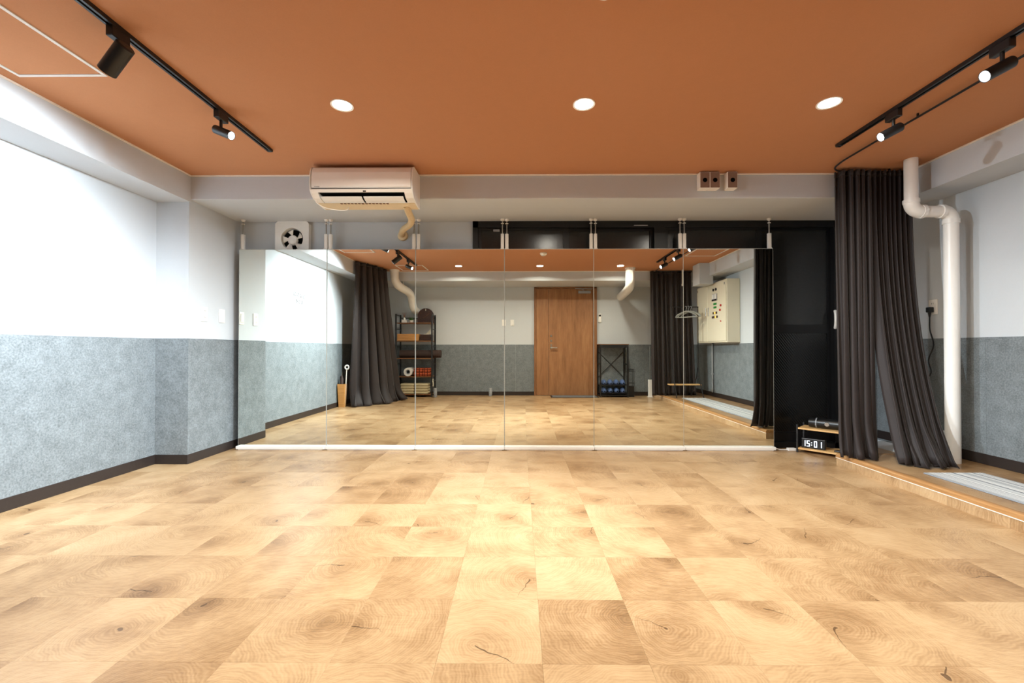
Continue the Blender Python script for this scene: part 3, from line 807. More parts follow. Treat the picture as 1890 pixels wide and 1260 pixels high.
# ------------------------------------------------------------------ curtains
def lerp_path(path, s):
    path = [Vector((*p, 0)) for p in path]
    L = [0.0]
    for a, b in zip(path[:-1], path[1:]): L.append(L[-1] + (b - a).length)
    d = s * L[-1]
    for k in range(len(path) - 1):
        if d <= L[k + 1] + 1e-9:
            t = (d - L[k]) / max(1e-9, L[k + 1] - L[k])
            return path[k].lerp(path[k + 1], t), (path[k + 1] - path[k]).normalized()
    return path[-1], (path[-1] - path[-2]).normalized()

def curtain(lab, top, bot, zt, zb, pleats, a_top, a_bot, seed, pool=0.0, base=(0, 0, 0), ease=1.3, grp=None, rail=None, lift=None):
    rnd = random.Random(seed)
    t = thing('curtain', lab, 'curtain', base, 0, grp)
    top = [tuple(v) for v in catmull([Vector(p) for p in top], 8)] if len(top) > 2 else top
    bot = [tuple(v) for v in catmull([Vector(p) for p in bot], 8)] if len(bot) > 2 else bot
    NC, NR = pleats * 12, 40
    amps = [0.6 + 0.8 * rnd.random() for _ in range(pleats * 2 + 4)]
    ph = [rnd.uniform(-0.5, 0.5) for _ in range(8)]
    P = []
    for r in range(NR + 1):
        v = r / NR
        row = []
        for c_ in range(NC + 1):
            s = c_ / NC
            warp = s + 0.012 * math.sin(9 * s + ph[0] * 6) + 0.008 * math.sin(23 * s + ph[1] * 6)
            pt, tt = lerp_path(top, s)
            pb, tb = lerp_path(bot, s)
            e = v ** ease
            p = pt.lerp(pb, e)
            tan = tt.lerp(tb, e).normalized()
            nrm = Vector((-tan.y, tan.x, 0))
            k = min(int(warp * pleats * 2), len(amps) - 1) if warp > 0 else 0
            A = (a_top * (1 - v) + a_bot * v) * (amps[k] * 0.5 + 0.5)
            w = math.sin(warp * pleats * 2 * PI)
            w2 = math.sin(warp * pleats * 2 * PI * 0.5 + 2 * v + ph[2] * 6) * 0.35 * v
            w = math.copysign(abs(w) ** 0.75, w)
            off = A * (w + w2)
            side = A * 0.45 * math.sin(warp * pleats * 4 * PI + ph[3] * 6) * (0.4 + v)
            z = zt + (zb - zt) * v
            if pool and v > 0.86:
                q = (v - 0.86) / 0.14
                off += pool * q * q * (0.6 + 0.5 * math.sin(warp * 17 + ph[4] * 6))
                side += pool * 0.3 * q * math.sin(warp * 31 + ph[5] * 6)
                z += 0.02 * q * math.sin(warp * 40 + v * 30)
                z = max(z, zb + 0.002)
            if lift: z += lift(s, v)
            row.append(Vector((p.x - base[0] + nrm.x * off + tan.x * side, p.y - base[1] + nrm.y * off + tan.y * side, max(z, zb) - base[2])))
        P.append(row)
    o = obj('cloth', MB().grid(P), M['curtain'], t, smooth=False)
    for p in o.data.polygons: p.use_smooth = True
    md = o.modifiers.new('thick', 'SOLIDIFY'); md.thickness = 0.0035; md.offset = 0
    # heading tape along the top
    hb = []
    for row in P[:2]:
        hb.append(row)
    z1 = zt - base[2]
    m = MB().grid([[Vector((p.x, p.y, z1 + 0.012)) for p in P[0]], [Vector((p.x, p.y, z1 - 0.03)) for p in P[0]]])
    h = obj('heading_tape', m, M['curtain'], t)
    for p in h.data.polygons: p.use_smooth = True
    md = h.modifiers.new('thick', 'SOLIDIFY'); md.thickness = 0.007; md.offset = 0
    return t

curtain('dark brown curtain by the window, left of the pair at the platform end', [(2.43, 3.275), (2.54, 3.26), (2.67, 3.28)], [(2.445, 3.25), (2.54, 3.23), (2.65, 3.22)], ZC - 0.03, Z_PLAT + 0.006, 5, 0.030, 0.034, 11,
        -0.045, (2.55, 3.22, Z_PLAT), grp='curtains around the platform')
curtain('dark brown curtain by the window, right of the pair, splayed toward the white pipe', [(2.68, 3.27), (2.82, 3.27), (2.975, 3.26)], [(2.70, 3.03), (2.84, 2.99), (2.985, 2.98)], ZC - 0.03, Z_PLAT + 0.006, 8, 0.026, 0.030, 23,
        -0.05, (2.86, 3.22, Z_PLAT), 2.6, grp='curtains around the platform')
curtain('black looking curtain behind the clothes rack at the door end', [(2.26, 0.24), (2.5, 0.20), (2.96, 0.22)], [(2.30, 0.20), (2.55, 0.19), (3.03, 0.20)], ZC - 0.03, Z_PLAT + 0.006, 8, 0.024, 0.030, 37,
        0.0, (2.6, 0.2, Z_PLAT), grp='curtains around the platform')
curtain('wide dark brown curtain hiding the back left corner', [(-2.575, 1.14), (-2.46, 0.92), (-2.37, 0.66), (-2.32, 0.38)], [(-2.70, 1.04), (-2.46, 0.86), (-2.27, 0.50), (-2.18, 0.02)], ZC - 0.03, 0.006, 6, 0.030, 0.060, 51,
        0.12, (-2.4, 0.6, 0), 1.2)
cr = thing('curtain_rail', 'thin dark curtain rail under the ceiling above the platform edge', 'curtain rail', (2.33, 1.7, ZC))
pts = [(0.66, -1.48, -0.022), (0.2, -1.48, -0.022), (0.05, -1.45, -0.022), (0.0, -1.36, -0.022), (0.0, -0.6, -0.022), (0, 0.4, -0.022), (0, 1.2, -0.022), (0.01, 1.42, -0.022), (0.06, 1.53, -0.022), (0.2, 1.57, -0.022), (0.68, 1.575, -0.022)]
obj('rail', MB().tube(pts, 0.0065, 8, 5), M['black'], cr, smooth=True)
for p in [(0.0, -1.2), (0, -0.2), (0, 0.8), (0.5, 1.573)]:
    obj('rail_bracket', MB().cyl((p[0], p[1], -0.022), (p[0], p[1], 0), 0.006, n=8), M['black'], cr)
cr = thing('curtain_rail', 'thin dark curtain rail under the ceiling at the back left corner', 'curtain rail', (-2.4, 0.6, ZC))
obj('rail', MB().tube([(-0.175, 0.54, -0.022), (-0.06, 0.32, -0.022), (0.03, 0.06, -0.022), (0.08, -0.22, -0.022)], 0.0065, 8, 5), M['black'], cr, smooth=True)
for p in [(-0.06, 0.32), (0.055, -0.07)]:
    obj('rail_bracket', MB().cyl((p[0], p[1], -0.022), (p[0], p[1], 0), 0.006, n=8), M['black'], cr)

# ------------------------------------------------------------------ rug, bucket, doormat
rg = tag(obj('striped_rug', box(-0.193, 0.193, -1.115, 1.115, 0, 0.007, bev=0.002), M['rug'], None, (2.85, 1.72, Z_PLAT + 0.0005)), 'long grey and white striped rug on the platform', 'rug')
dm = thing('doormat', 'dark grey doormat on the floor in front of the door', 'doormat', (1.0, -0.415, 0))
obj('mat_pile', box(-0.42, 0.42, -0.145, 0.145, 0.003, 0.011, bev=0.003), M['doormat'], dm)
obj('mat_border', box(-0.45, 0.45, -0.17, 0.17, 0.0, 0.006, bev=0.002), M['black'], dm)
bk = thing('bucket', 'small white bucket behind the white pipe', 'bucket', (3.222, 3.265, Z_PLAT))
obj('bucket_shell', MB().lathe([(0.056, 0.0), (0.058, 0.002), (0.074, 0.180), (0.079, 0.182), (0.079, 0.190), (0.072, 0.190), (0.056, 0.006), (0.001, 0.005)], 28), M['white'], bk, smooth=True)
obj('bucket_handle', MB().tube([(-0.07, 0.03, 0.186), (-0.05, 0.066, 0.16), (0.0, 0.082, 0.15), (0.05, 0.066, 0.16), (0.07, 0.03, 0.186)], 0.003, 6, 5), M['grey'], bk, smooth=True)

# ------------------------------------------------------------------ corner stand with clock and speaker
ang = math.atan2(-0.19, 0.17)
CSX, CSY = 2.66, 3.70
st = thing('corner_stand', 'small two-tier wood and black metal stand beside the window', 'stand', (CSX, CSY, 0), ang)
for z in (0.028, 0.205):
    obj('shelf_board', box(-0.20, 0.20, -0.10, 0.10, z, z + 0.014, bev=0.002), M['pine'], st)
for x in (-0.205, 0.205):
    for y in (-0.095, 0.095):
        obj('post', box(x - 0.007, x + 0.007, y - 0.007, y + 0.007, 0, 0.245, bev=0.002), M['black'], st)
def onstand(x, y, z): 
    c_, s_ = math.cos(ang), math.sin(ang)
    return (CSX + c_ * x - s_ * y, CSY + s_ * x + c_ * y, z)
ck = thing('digital_clock', 'black digital clock showing 15:01 in glowing white digits', 'clock', onstand(-0.095, -0.045, 0.0425), ang + 0.05)
obj('clock_body', box(-0.088, 0.088, -0.02, 0.02, 0, 0.086, bev=0.006, seg=2), M['blackp'], ck)
SEG = {'1': 'bc', '5': 'afgcd', '0': 'abcdef'}
def digit(ch, x, w=0.022, h=0.052, t_=0.0058, z0=0.016):
    m = MB()
    y0, y1 = -0.0212, -0.0198
    sl = lambda z: (z - z0) * 0.08
    for s_ in SEG[ch]:
        if s_ == 'a': b_ = (x, x + w, z0 + h - t_, z0 + h)
        elif s_ == 'd': b_ = (x, x + w, z0, z0 + t_)
        elif s_ == 'g': b_ = (x, x + w, z0 + h / 2 - t_ / 2, z0 + h / 2 + t_ / 2)
        elif s_ == 'b': b_ = (x + w - t_, x + w, z0 + h / 2 + 0.0005, z0 + h - 0.0005)
        elif s_ == 'c': b_ = (x + w - t_, x + w, z0 + 0.0005, z0 + h / 2 - 0.0005)
        elif s_ == 'f': b_ = (x, x + t_, z0 + h / 2 + 0.0005, z0 + h - 0.0005)
        else: b_ = (x, x + t_, z0 + 0.0005, z0 + h / 2 - 0.0005)
        m.box(b_[0], b_[1], y0, y1, b_[2], b_[3])
    return m
for ch, x in (('1', -0.078), ('5', -0.047), ('0', 0.006), ('1', 0.040)):
    obj('digit', digit(ch, x), M['digit'], ck)
obj('colon', MB().box(-0.015, -0.008, -0.0212, -0.0198, 0.029, 0.035).box(-0.015, -0.008, -0.0212, -0.0198, 0.049, 0.055), M['digit'], ck)
spk = thing('bluetooth_speaker', 'black cylindrical portable speaker lying on the corner stand', 'speaker', onstand(0.03, 0.0, 0.2195), ang)
obj('speaker_body', MB().tube([(-0.17, 0, 0.044), (-0.165, 0, 0.044), (-0.12, 0, 0.044), (0.12, 0, 0.044), (0.165, 0, 0.044), (0.17, 0, 0.044)], 0.043, 24, 0, [0.030, 0.039, 0.043, 0.043, 0.039, 0.030]), M['blackp'], spk, smooth=True)
obj('speaker_badge', MB().lathe([(0.001, 0.0445), (0.016, 0.0445), (0.018, 0.042)], 20, Matrix.Translation((-0.03, 0, 0.044)) @ Matrix.Rotation(PI / 2, 4, 'X'), caps=False), M['steel'], spk)
for x in (-0.11, 0.11):
    obj('end_band', MB().cyl((x - 0.004, 0, 0.044), (x + 0.004, 0, 0.044), 0.0438, n=24), M['grey'], spk, smooth=True)
rm = tag(obj('remote_control', box(-0.02, 0.02, -0.045, 0.045, 0, 0.014, bev=0.004, seg=2), M['blackp'], None, onstand(0.10, -0.05, 0.0425), (0, 0, 0.6)), 'small black remote on the lower tier of the corner stand', 'remote')
pa = thing('power_adapter', 'white plug adapter with cable on the floor by the mirror end', 'power adapter', (2.435, 3.845, 0))
obj('adapter_block', box(-0.035, 0.035, -0.018, 0.018, 0.0, 0.024, bev=0.004, seg=2), M['white'], pa)
obj('adapter_cable', MB().tube([(-0.16, 0.02, 0.030), (-0.10, 0.01, 0.008), (-0.03, 0, 0.008)], 0.004, 6, 5), M['white'], pa, smooth=True)
obj('adapter_cable', MB().tube([(0.03, 0, 0.008), (0.07, 0.0, 0.016), (0.11, 0.01, 0.022), (0.15, 0.03, 0.005)], 0.003, 6, 5), M['white'], pa, smooth=True)

# ------------------------------------------------------------------ back left: storage shelf and its things
SX0, SX1, SYB, SYF = -2.37, -1.69, YB + 0.03, -0.30
rk = thing('storage_shelf', 'tall black metal storage shelf with five brown boards', 'shelf', ((SX0 + SX1) / 2, (SYB + SYF) / 2, 0))
hx, hy = (SX1 - SX0) / 2, (SYF - SYB) / 2
for sx in (-1, 1):
    for sy in (-1, 1):
        obj('post', box(sx * hx - 0.013, sx * hx + 0.013, sy * hy - 0.013, sy * hy + 0.013, 0, 1.57, bev=0.002), M['black'], rk)
LV = [0.055, 0.39, 0.735, 1.065, 1.405]
for z in LV:
    obj('shelf_board', box(-hx + 0.014, hx - 0.014, -hy, hy, z - 0.018, z, bev=0.002), M['rust'], rk)
for sx in (-1, 1):
    for z in (0.30, 0.62, 0.95, 1.28, 1.55):
        obj('side_bar', box(sx * hx - 0.006, sx * hx + 0.006, -hy, hy, z - 0.008, z + 0.008), M['black'], rk)
obj('back_bar', box(-hx, hx, -hy - 0.006, -hy + 0.006, 1.50, 1.516), M['black'], rk)
sxm = lambda px: (px - 967) * 0.01018          # reflection pixel column to metres at the shelf front
df = thing('reed_diffuser', 'white reed diffuser bottle with brown sticks on top of the shelf', 'diffuser', (sxm(747), -0.40, LV[4]))
obj('diffuser_base', box(-0.045, 0.045, -0.03, 0.03, 0, 0.055, bev=0.004), M['white'], df)
obj('diffuser_bottle', MB().lathe([(0.022, 0.055), (0.022, 0.085), (0.010, 0.095), (0.010, 0.11)], 16), M['white'], df, smooth=True)
for dx, dy in ((-0.03, 0.01), (-0.012, -0.015), (0.012, 0.012), (0.035, -0.008)):
    obj('reed', MB().cyl((0, 0, 0.09), (dx, dy, 0.195), 0.003, n=6), M['reed'], df)
pt = thing('potted_plant', 'small green plant in a white bowl on top of the shelf', 'plant', (sxm(760), -0.40, LV[4]))
obj('pot', MB().lathe([(0.022, 0.0), (0.042, 0.02), (0.046, 0.045), (0.040, 0.045), (0.030, 0.030), (0.002, 0.030)], 20), M['white'], pt, smooth=True)
rr = random.Random(3)
for k in range(26):
    a, l, e = rr.uniform(0, 2 * PI), rr.uniform(0.05, 0.10), rr.uniform(0.3, 1.3)
    b0 = Vector((0.018 * math.cos(a), 0.018 * math.sin(a), 0.034))
    d = Vector((math.cos(a) * math.cos(e), math.sin(a) * math.cos(e), math.sin(e)))
    sd_ = Vector((-math.sin(a), math.cos(a), 0)) * 0.008
    lm = MB()
    P_ = [b0, b0 + d * l * 0.5 + sd_, b0 + d * l, b0 + d * l * 0.5 - sd_, b0 + d * l * 0.5 + Vector((0, 0, 0.004))]
    vs = [lm.bm.verts.new(p) for p in P_]
    for f3 in ((0, 1, 4), (1, 2, 4), (2, 3, 4), (3, 0, 4)): lm.bm.faces.new([vs[q] for q in f3])
    obj('leaf', lm, M['green'], pt)
ab = thing('arched_clock', 'dark brown arched board clock leaning on top of the shelf', 'clock', (sxm(786), -0.46, LV[4]))
poly = [(-0.155, 0.0), (-0.155, 0.13)] + [(0.155 * math.cos(PI - PI * k / 20), 0.13 + 0.155 * math.sin(PI * k / 20)) for k in range(1, 20)] + [(0.155, 0.13), (0.155, 0.0)]
obj('arch_board', MB().prism(poly, lambda a, b, t: Vector((a, t, b)), -0.01, 0.01), M['darkbrown'], ab)
obj('hour_mark', box(-0.005, 0.005, 0.010, 0.013, 0.232, 0.275), M['paper'], ab)
for a in (0.6, 1.2, 1.9, 2.6, 3.5, 4.4, 5.3):
    obj('hour_mark', box(-0.002, 0.002, 0.010, 0.012, 0.10, 0.122).box(-0.0015, 0.0015, 0.0095, 0.0115, 0.10, 0.11), M['rust'], ab, (0, 0, 0.13), (0, a, 0))
obj('hand', MB().box(-0.003, 0.003, 0.010, 0.0135, -0.01, 0.085), M['rust'], ab, (0, 0, 0.13), (0, 0.9, 0))
obj('hand', MB().box(-0.003, 0.003, 0.010, 0.0135, -0.01, 0.06), M['rust'], ab, (0, 0, 0.13), (0, -2.2, 0))
wc = thing('wooden_crate', 'light wooden slatted crate on the second shelf board', 'crate', (sxm(756), -0.42, LV[3]))
obj('crate_core', box(-0.198, 0.198, -0.095, 0.095, 0.0, 0.125), M['boxwood'], wc)
for k in range(3):
    for s in (-1, 1):
        obj('slat', box(-0.203, 0.203, s * 0.100 - 0.005, s * 0.100 + 0.005, 0.003 + k * 0.043, 0.041 + k * 0.043, bev=0.001), M['boxwood'], wc)
bb = thing('woven_box', 'dark brown patterned box beside the wooden crate', 'box', (sxm(788.5), -0.42, LV[3]))
obj('box_body', box(-0.105, 0.105, -0.09, 0.09, 0, 0.115, bev=0.004), M['darkbrown'], bb)
for k in range(5):
    obj('weave_band', box(-0.107, 0.107, -0.092, 0.092, 0.008 + k * 0.022, 0.02 + k * 0.022, bev=0.002), M['mat_brown'] if k % 2 else M['darkbrown'], bb)
pp = thing('folded_card', 'pale triangular folded card on the dark patterned box', 'card', (sxm(791), -0.42, LV[3] + 0.119))
obj('card_face', MB().prism([(-0.05, 0), (0.05, 0), (0.05, 0.105)], lambda a, b, t: Vector((a, t, b)), -0.002, 0.002), M['paper'], pp)
obj('card_foot', box(-0.075, 0.05, -0.02, 0.03, 0, 0.012), M['paper'], pp)
rm_ = thing('rolled_mat', 'long dark brown rolled mat sticking out of the third board', 'rolled mat', (sxm(774), -0.44, LV[2] + 0.077))
obj('roll', MB().cyl((-0.36, 0, 0), (0.42, 0, 0), 0.075, n=28), M['mat_brown'], rm_, smooth=True)
for x in (0.34, 0.375):
    obj('strap', MB().cyl((x - 0.007, 0, 0), (x + 0.007, 0, 0), 0.0775, n=28), M['darkbrown'], rm_, smooth=True)
yr = thing('rolled_mat', 'white rolled mat with its open end facing out on the fourth board', 'rolled mat', (sxm(756.5), -0.44, LV[1] + 0.083))
obj('roll', MB().lathe([(0.08, -0.14), (0.08, 0.14), (0.046, 0.14), (0.046, -0.14), (0.08, -0.14)], 28, Matrix.Rotation(PI / 2, 4, 'X'), caps=False), M['white'], yr, smooth=True)
obj('core', MB().lathe([(0.046, -0.13), (0.046, 0.13), (0.03, 0.13), (0.03, -0.13), (0.046, -0.13)], 24, Matrix.Rotation(PI / 2, 4, 'X'), caps=False), M['grey'], yr, smooth=True)
for k, (px, w, lab) in enumerate([(774.5, 0.155, 'orange plaid folded blanket on the fourth board, next to the white roll'), (789.5, 0.14, 'orange plaid folded blanket on the fourth board, at the shelf end')]):
    b_ = thing('plaid_blanket', lab, 'blanket', (sxm(px), -0.43, LV[1]), 0, 'plaid blankets')
    for q in range(2):
        obj('fold', box(-w / 2, w / 2, -0.10, 0.12, q * 0.078, q * 0.078 + 0.076, bev=0.018, seg=3), M['plaid'], b_, smooth=True)
ordw = ['bottom', 'second from the bottom', 'third from the bottom', 'top']
for px, side in ((754.5, 'left'), (780.5, 'right')):
    for k in range(4):
        b_ = thing('folded_towel', 'beige folded towel, %s of the %s stack on the lowest board' % (ordw[k], side), 'towel', (sxm(px), -0.43, LV[0] + k * 0.050), 0, 'folded beige towels')
        obj('towel_fold', box(-0.128, 0.128, -0.11, 0.12, 0.0, 0.049, bev=0.021, seg=4), M['beige'], b_, smooth=True)
        obj('hem', box(-0.110, 0.110, -0.10, 0.104, 0.0485, 0.0495), M['beige'], b_)
def bottle(lab, x, y, h=0.17):
    b_ = thing('thermos_bottle', lab, 'bottle', (x, y, 0), 0, 'grey floor bottles')
    obj('bottle_body', MB().lathe([(0.030, 0.0), (0.033, 0.004), (0.033, h * 0.72), (0.030, h * 0.75)], 20), M['grey'], b_, smooth=True)
    obj('bottle_cap', MB().lathe([(0.029, h * 0.75), (0.031, h * 0.76), (0.031, h), (0.026, h + 0.004)], 20), M['grey'], b_, smooth=True)
bottle('small grey bottle standing on the floor beside the storage shelf', -1.62, -0.27)
bottle('small grey bottle standing alone on the floor at the middle of the back wall', -0.60, -0.50, 0.15)
bd = thing('bead_string', 'string of white beads hanging down the storage shelf post', 'beads', (-1.665, -0.285, 0.20))
for k in range(7):
    obj('bead', MB().lathe([(0.003, -0.011), (0.010, -0.006), (0.012, 0.0), (0.010, 0.006), (0.003, 0.011)], 10), M['paper'], bd, (0.004 * math.sin(k), 0.0, 0.012 + k * 0.021), smooth=True)

# stuff between the curtain and the left wall
bn = thing('tapered_bin', 'tapered wooden bin between the curtain and the left wall', 'bin', (-2.80, 1.07, 0))
def taper(x0, x1, y0, y1, h, k):
    m = MB()
    v = []
    for z, s in ((0, k), (h, 1.0)):
        for x, y in ((x0, y0), (x1, y0), (x1, y1), (x0, y1)): v.append(m.bm.verts.new((x * s, y * s, z)))
    for f4 in ((3, 2, 1, 0), (0, 1, 5, 4), (1, 2, 6, 5), (2, 3, 7, 6), (3, 0, 4, 7)): m.bm.faces.new([v[q] for q in f4])
    return m
o = obj('bin_shell', taper(-0.058, 0.058, -0.05, 0.05, 0.36, 0.72), M['boxwood'], bn)
md = o.modifiers.new('thick', 'SOLIDIFY'); md.thickness = 0.006; md.offset = -1
obj('bin_band', box(-0.047, 0.047, -0.041, 0.041, 0.14, 0.145), M['rust'], bn)
um = thing('folded_umbrella', 'dark folded umbrella standing in the tapered bin', 'umbrella', (-2.805, 1.075, 0.02))
obj('canopy', MB().lathe([(0.006, 0.0), (0.020, 0.10), (0.026, 0.42), (0.010, 0.47)], 12), M['mat_brown'], um, smooth=True)
obj('shaft', MB().cyl((0, 0, 0.46), (0, 0, 0.52), 0.005, n=8), M['steel'], um)
lr = thing('lint_roller', 'white ring topped handle leaning behind the curtain edge', 'lint roller', (-2.765, 1.06, 0.02))
obj('handle', MB().cyl((0, 0, 0), (0.03, 0, 0.56), 0.008, n=10), M['cream'], lr, smooth=True)
obj('roller_ring', MB().tube([(0.035 + 0.03 * math.cos(2 * PI * k / 20), 0, 0.60 + 0.03 * math.sin(2 * PI * k / 20)) for k in range(21)], 0.012, 10), M['white'], lr, smooth=True)

# ------------------------------------------------------------------ right of the door
ra = thing('slipper_rack', 'black metal slipper rack with a cross brace right of the door', 'rack', (1.735, -0.455, 0))
rx, ry = 0.255, 0.15
for sx in (-1, 1):
    for sy in (-1, 1):
        obj('post', box(sx * rx - 0.013, sx * rx + 0.013, sy * ry - 0.013, sy * ry + 0.013, 0, 0.985, bev=0.002), M['black'], ra)
    for z in (0.03, 0.62, 0.95):
        obj('side_bar', box(sx * rx - 0.008, sx * rx + 0.008, -ry, ry, z - 0.01, z + 0.01), M['black'], ra)
obj('top_board', box(-rx - 0.02, rx + 0.02, -ry - 0.015, ry + 0.015, 0.985, 1.0, bev=0.002), M['rust'], ra)
obj('top_apron', box(-rx, rx, ry - 0.012, ry + 0.012, 0.93, 0.985), M['black'], ra)
for z in (0.085, 0.235):
    obj('tier', box(-rx, rx, -ry, ry, z - 0.012, z), M['black'], ra)
obj('cross_brace', MB().cyl((-rx, -ry, 0.35), (rx, -ry, 0.86), 0.007, n=8), M['black'], ra)
obj('cross_brace', MB().cyl((rx, -ry, 0.35), (-rx, -ry, 0.86), 0.007, n=8), M['black'], ra)
obj('front_bar', box(-rx, rx, ry - 0.008, ry + 0.008, 0.03, 0.05), M['black'], ra)
def slipper_parts():
    sole = MB().prism([(0.047 * math.cos(a) * (1.0 if math.sin(a) > 0 else 0.88), 0.12 * math.sin(a)) for a in [2 * PI * k / 20 for k in range(20)]], lambda a, b, t: Vector((a, b, t)), 0, 0.014).mesh('sole')
    P = []
    for i in range(8):
        yy = 0.0 + 0.118 * i / 7
        wd = 0.047 * math.sqrt(max(0.02, 1 - (yy / 0.122) ** 2))
        hh = 0.062 * math.sqrt(max(0.03, 1 - (yy / 0.125) ** 2.5))
        P.append([Vector((wd * math.cos(PI - PI * k / 10), yy, 0.014 + hh * math.sin(PI * k / 10))) for k in range(11)])
    up = MB().grid(P).mesh('upper')
    for p in up.polygons: p.use_smooth = True
    return sole, up
SO, UP = slipper_parts()
pos4 = ['leftmost', 'second from the left', 'third from the left', 'rightmost']
for r, z in ((0, 0.235), (1, 0.085)):
    for k in range(4):
        s_ = thing('slipper', 'blue slipper on the %s tier of the rack, %s' % (('upper', 'lower')[r], pos4[k]), 'slipper', (1.735 - 0.175 + k * 0.117, -0.435, z + 0.0005), 0.0, 'blue slippers on the rack')
        s_.scale = (1.12, 1.12, 1.25)
        link('sole', SO, M['navy'], s_)
        o = link('upper', UP, M['blue'], s_)
        md = o.modifiers.new('t', 'SOLIDIFY'); md.thickness = 0.003; md.offset = -1
us = thing('umbrella_stand', 'small black wire umbrella stand beside the slipper rack', 'umbrella stand', (2.075, -0.45, 0))
for sx in (-1, 1):
    for sy in (-1, 1):
        obj('post', MB().cyl((sx * 0.05, sy * 0.06, 0), (sx * 0.05, sy * 0.06, 0.52), 0.005, n=8), M['black'], us)
for z in (0.52, 0.485, 0.26):
    obj('wire_ring', MB().tube([(-0.05, -0.06, z), (0.05, -0.06, z), (0.05, 0.06, z), (-0.05, 0.06, z), (-0.05, -0.06, z)], 0.004, 6), M['black'], us)
obj('base_tray', box(-0.055, 0.055, -0.065, 0.065, 0.0, 0.20, bev=0.004), M['black'], us)
fw = thing('floor_wiper', 'thin pole standing in a white square holder beside the curtain', 'floor wiper', (2.42, -0.36, 0))
obj('holder', box(-0.032, 0.032, -0.032, 0.032, 0.010, 0.33, bev=0.005, seg=2), M['white'], fw)
obj('holder_base', box(-0.048, 0.048, -0.045, 0.045, 0.0, 0.012, bev=0.004), M['white'], fw)
obj('pole', MB().cyl((0, 0, 0.33), (0, 0, 0.96), 0.009, n=10), M['steel'], fw, smooth=True)
rc = thing('remote_control', 'white air conditioner remote in a wall holder beside the door', 'remote', (1.525, YB, 1.425))
obj('holder', box(-0.030, 0.030, 0.0, 0.022, 0.0, 0.075, bev=0.003), M['white'], rc)
obj('remote_body', box(-0.026, 0.026, 0.004, 0.020, 0.01, 0.17, bev=0.004, seg=2), M['cream'], rc)
obj('remote_screen', box(-0.020, 0.020, 0.020, 0.0215, 0.115, 0.15), M['blackp'], rc)

# clothes rack on the platform
cl = thing('clothes_rack', 'black metal clothes rack with a wooden bottom shelf on the platform', 'clothes rack', (2.78, 0.42, Z_PLAT))
for s in (-1, 1):
    x = s * 0.225
    obj('side_frame', MB().tube([(x + 0.03, 0.16, 0), (x - 0.015 * s, 0.06, 0.34), (x, 0.015, 0.50), (x, 0.0, 1.53)], 0.008, 8, 0), M['black'], cl, smooth=True)
    obj('side_frame', MB().tube([(x - 0.05, -0.17, 0), (x, -0.06, 0.34), (x, -0.015, 0.50)], 0.008, 8, 0), M['black'], cl, smooth=True)
obj('top_bar', MB().cyl((-0.235, 0, 1.53), (0.235, 0, 1.53), 0.008, n=10), M['black'], cl, smooth=True)
obj('wooden_shelf', box(-0.275, 0.255, -0.07, 0.08, 0.205, 0.222, bev=0.003), M['pine'], cl)
HN = ['clear plastic clothes hanger on the rack, nearest the panel', 'clear plastic clothes hanger on the rack, middle one', 'clear plastic clothes hanger on the rack, nearest the platform edge']
for k, (dx, rz) in enumerate(((0.105, 0.95), (0.065, 0.75), (0.025, 0.85))):
    h_ = thing('clothes_hanger', HN[k], 'hanger', (2.78 + dx, 0.42, Z_PLAT + 1.53), rz, 'clothes hangers')
    obj('hook', MB().tube([(-0.02, 0, -0.005), (-0.012, 0, 0.012), (0.004, 0, 0.014), (0.014, 0, 0.0), (0.004, 0, -0.03), (0, 0, -0.07)], 0.004, 8, 4), M['grey'], h_, smooth=True)
    obj('shoulders', MB().tube([(-0.19, 0, -0.17), (-0.16, 0, -0.13), (-0.06, 0, -0.085), (0, 0, -0.07), (0.06, 0, -0.085), (0.16, 0, -0.13), (0.19, 0, -0.17)], 0.011, 8, 4), M['clear'], h_, smooth=True)
    obj('cross_bar', MB().cyl((-0.185, 0, -0.17), (0.185, 0, -0.17), 0.008, n=8), M['clear'], h_, smooth=True)

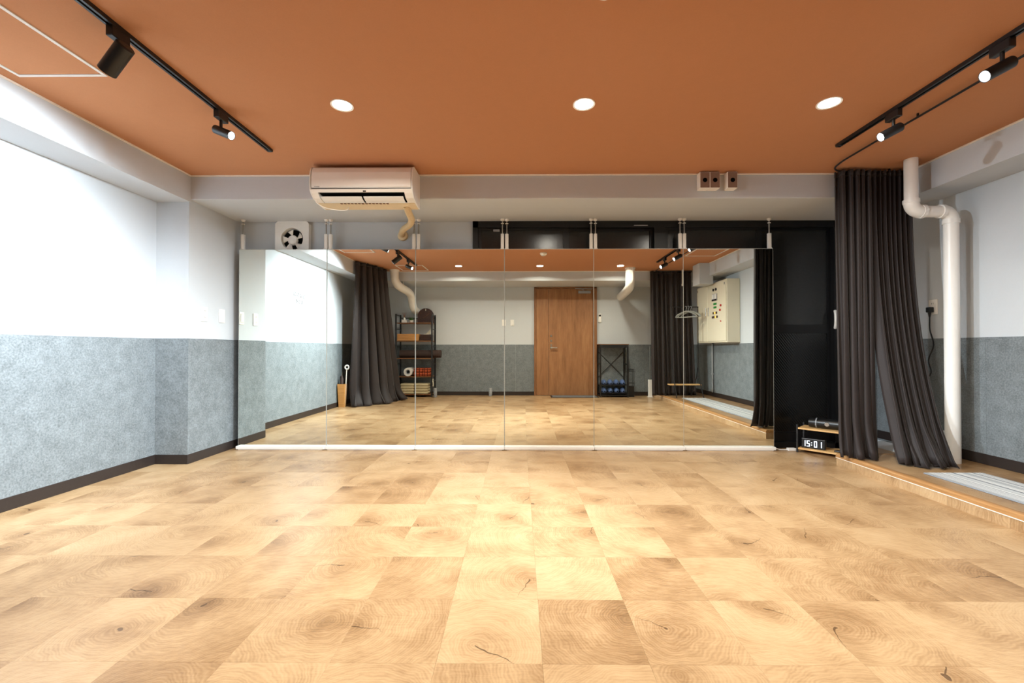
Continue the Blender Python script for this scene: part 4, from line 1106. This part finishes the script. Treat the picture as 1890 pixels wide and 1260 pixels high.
# ------------------------------------------------------------------ electrical panel
ep = thing('electrical_panel', 'large cream electrical panel with two doors on the right wall', 'electrical panel', (XR, 0.69, 1.01))
PW, PH, PD = 0.55, 0.965, 0.20                  # half width along the wall, height, depth
obj('panel_body', box(-PD, -0.004, -PW, PW, 0, PH, bev=0.004), M['cabinet'], ep)
doors = []
for a, b in ((-PW + 0.012, -0.105), (-0.099, PW - 0.012)):
    d_ = obj('panel_door', box(-PD - 0.014, -PD - 0.0005, a, b, 0.022, PH - 0.022, bev=0.003), M['cabinet'], ep)
    doors.append(d_)
for dr, yy in ((doors[0], -0.155), (doors[1], -0.055)):
    obj('door_handle', box(-PD - 0.026, -PD - 0.013, yy - 0.011, yy + 0.011, 0.44, 0.58, bev=0.003), M['steel'], dr)
f_ = -PD - 0.014
D = doors[1]
for yy in (0.13, 0.22):
    obj('indicator', MB().cyl((f_, yy, 0.845), (f_ - 0.012, yy, 0.845), 0.022), M['blackp'], D, smooth=True)
    mt = obj('meter', box(f_ - 0.014, f_, yy - 0.040, yy + 0.040, 0.665, 0.775, bev=0.003), M['grey'], D)
    obj('meter_face', box(f_ - 0.0155, f_ - 0.013, yy - 0.034, yy + 0.034, 0.695, 0.77), M['white'], mt)
    obj('meter_base', box(f_ - 0.0155, f_ - 0.013, yy - 0.038, yy + 0.038, 0.667, 0.69), M['blackp'], mt)
for zz, wd in ((0.60, 0.055), (0.545, 0.05)):
    obj('green_tag', box(f_ - 0.004, f_, 0.18 - wd, 0.18 + wd, zz, zz + 0.032), M['gtag'], D)
for yy, zz in ((0.385, 0.575), (0.36, 0.505), (0.385, 0.33)):
    obj('red_button', MB().cyl((f_, yy, zz), (f_ - 0.012, yy, zz), 0.018 if zz > 0.4 else 0.010), M['red'], D, smooth=True)
for r, zz in ((0, 0.455), (1, 0.39)):
    for k in range(4 if r else 3):
        yy = 0.10 + (0.0 if r else 0.03) + k * 0.052
        lit = (k == 1 and r == 0) or (k == 2 and r == 1)
        obj('pilot_lamp', box(f_ - 0.010, f_, yy - 0.021, yy + 0.021, zz, zz + 0.035, bev=0.002), M['amber'] if lit else M['mat_brown'], D)
for yy, zz in ((-PW + 0.05, 0.90), (PW - 0.05, 0.90)):
    obj('corner_lock', box(f_ - 0.004, f_, yy - 0.012, yy + 0.012, zz - 0.018, zz + 0.018), M['steel'], doors[0] if yy < 0 else D)
pcn = thing('panel_conduit', 'grey conduit running down the wall below the electrical panel', 'conduit', (XR - 0.026, 0.34, Z_PLAT + BASE_H + 0.001))
obj('conduit_pipe', MB().cyl((0, 0, 0.0), (0, 0, 1.01 - Z_PLAT - BASE_H - 0.002), 0.014), M['grey'], pcn, smooth=True)
obj('conduit_clip', box(-0.018, 0.018, -0.022, 0.022, 0.30, 0.325, bev=0.002), M['grey'], pcn)
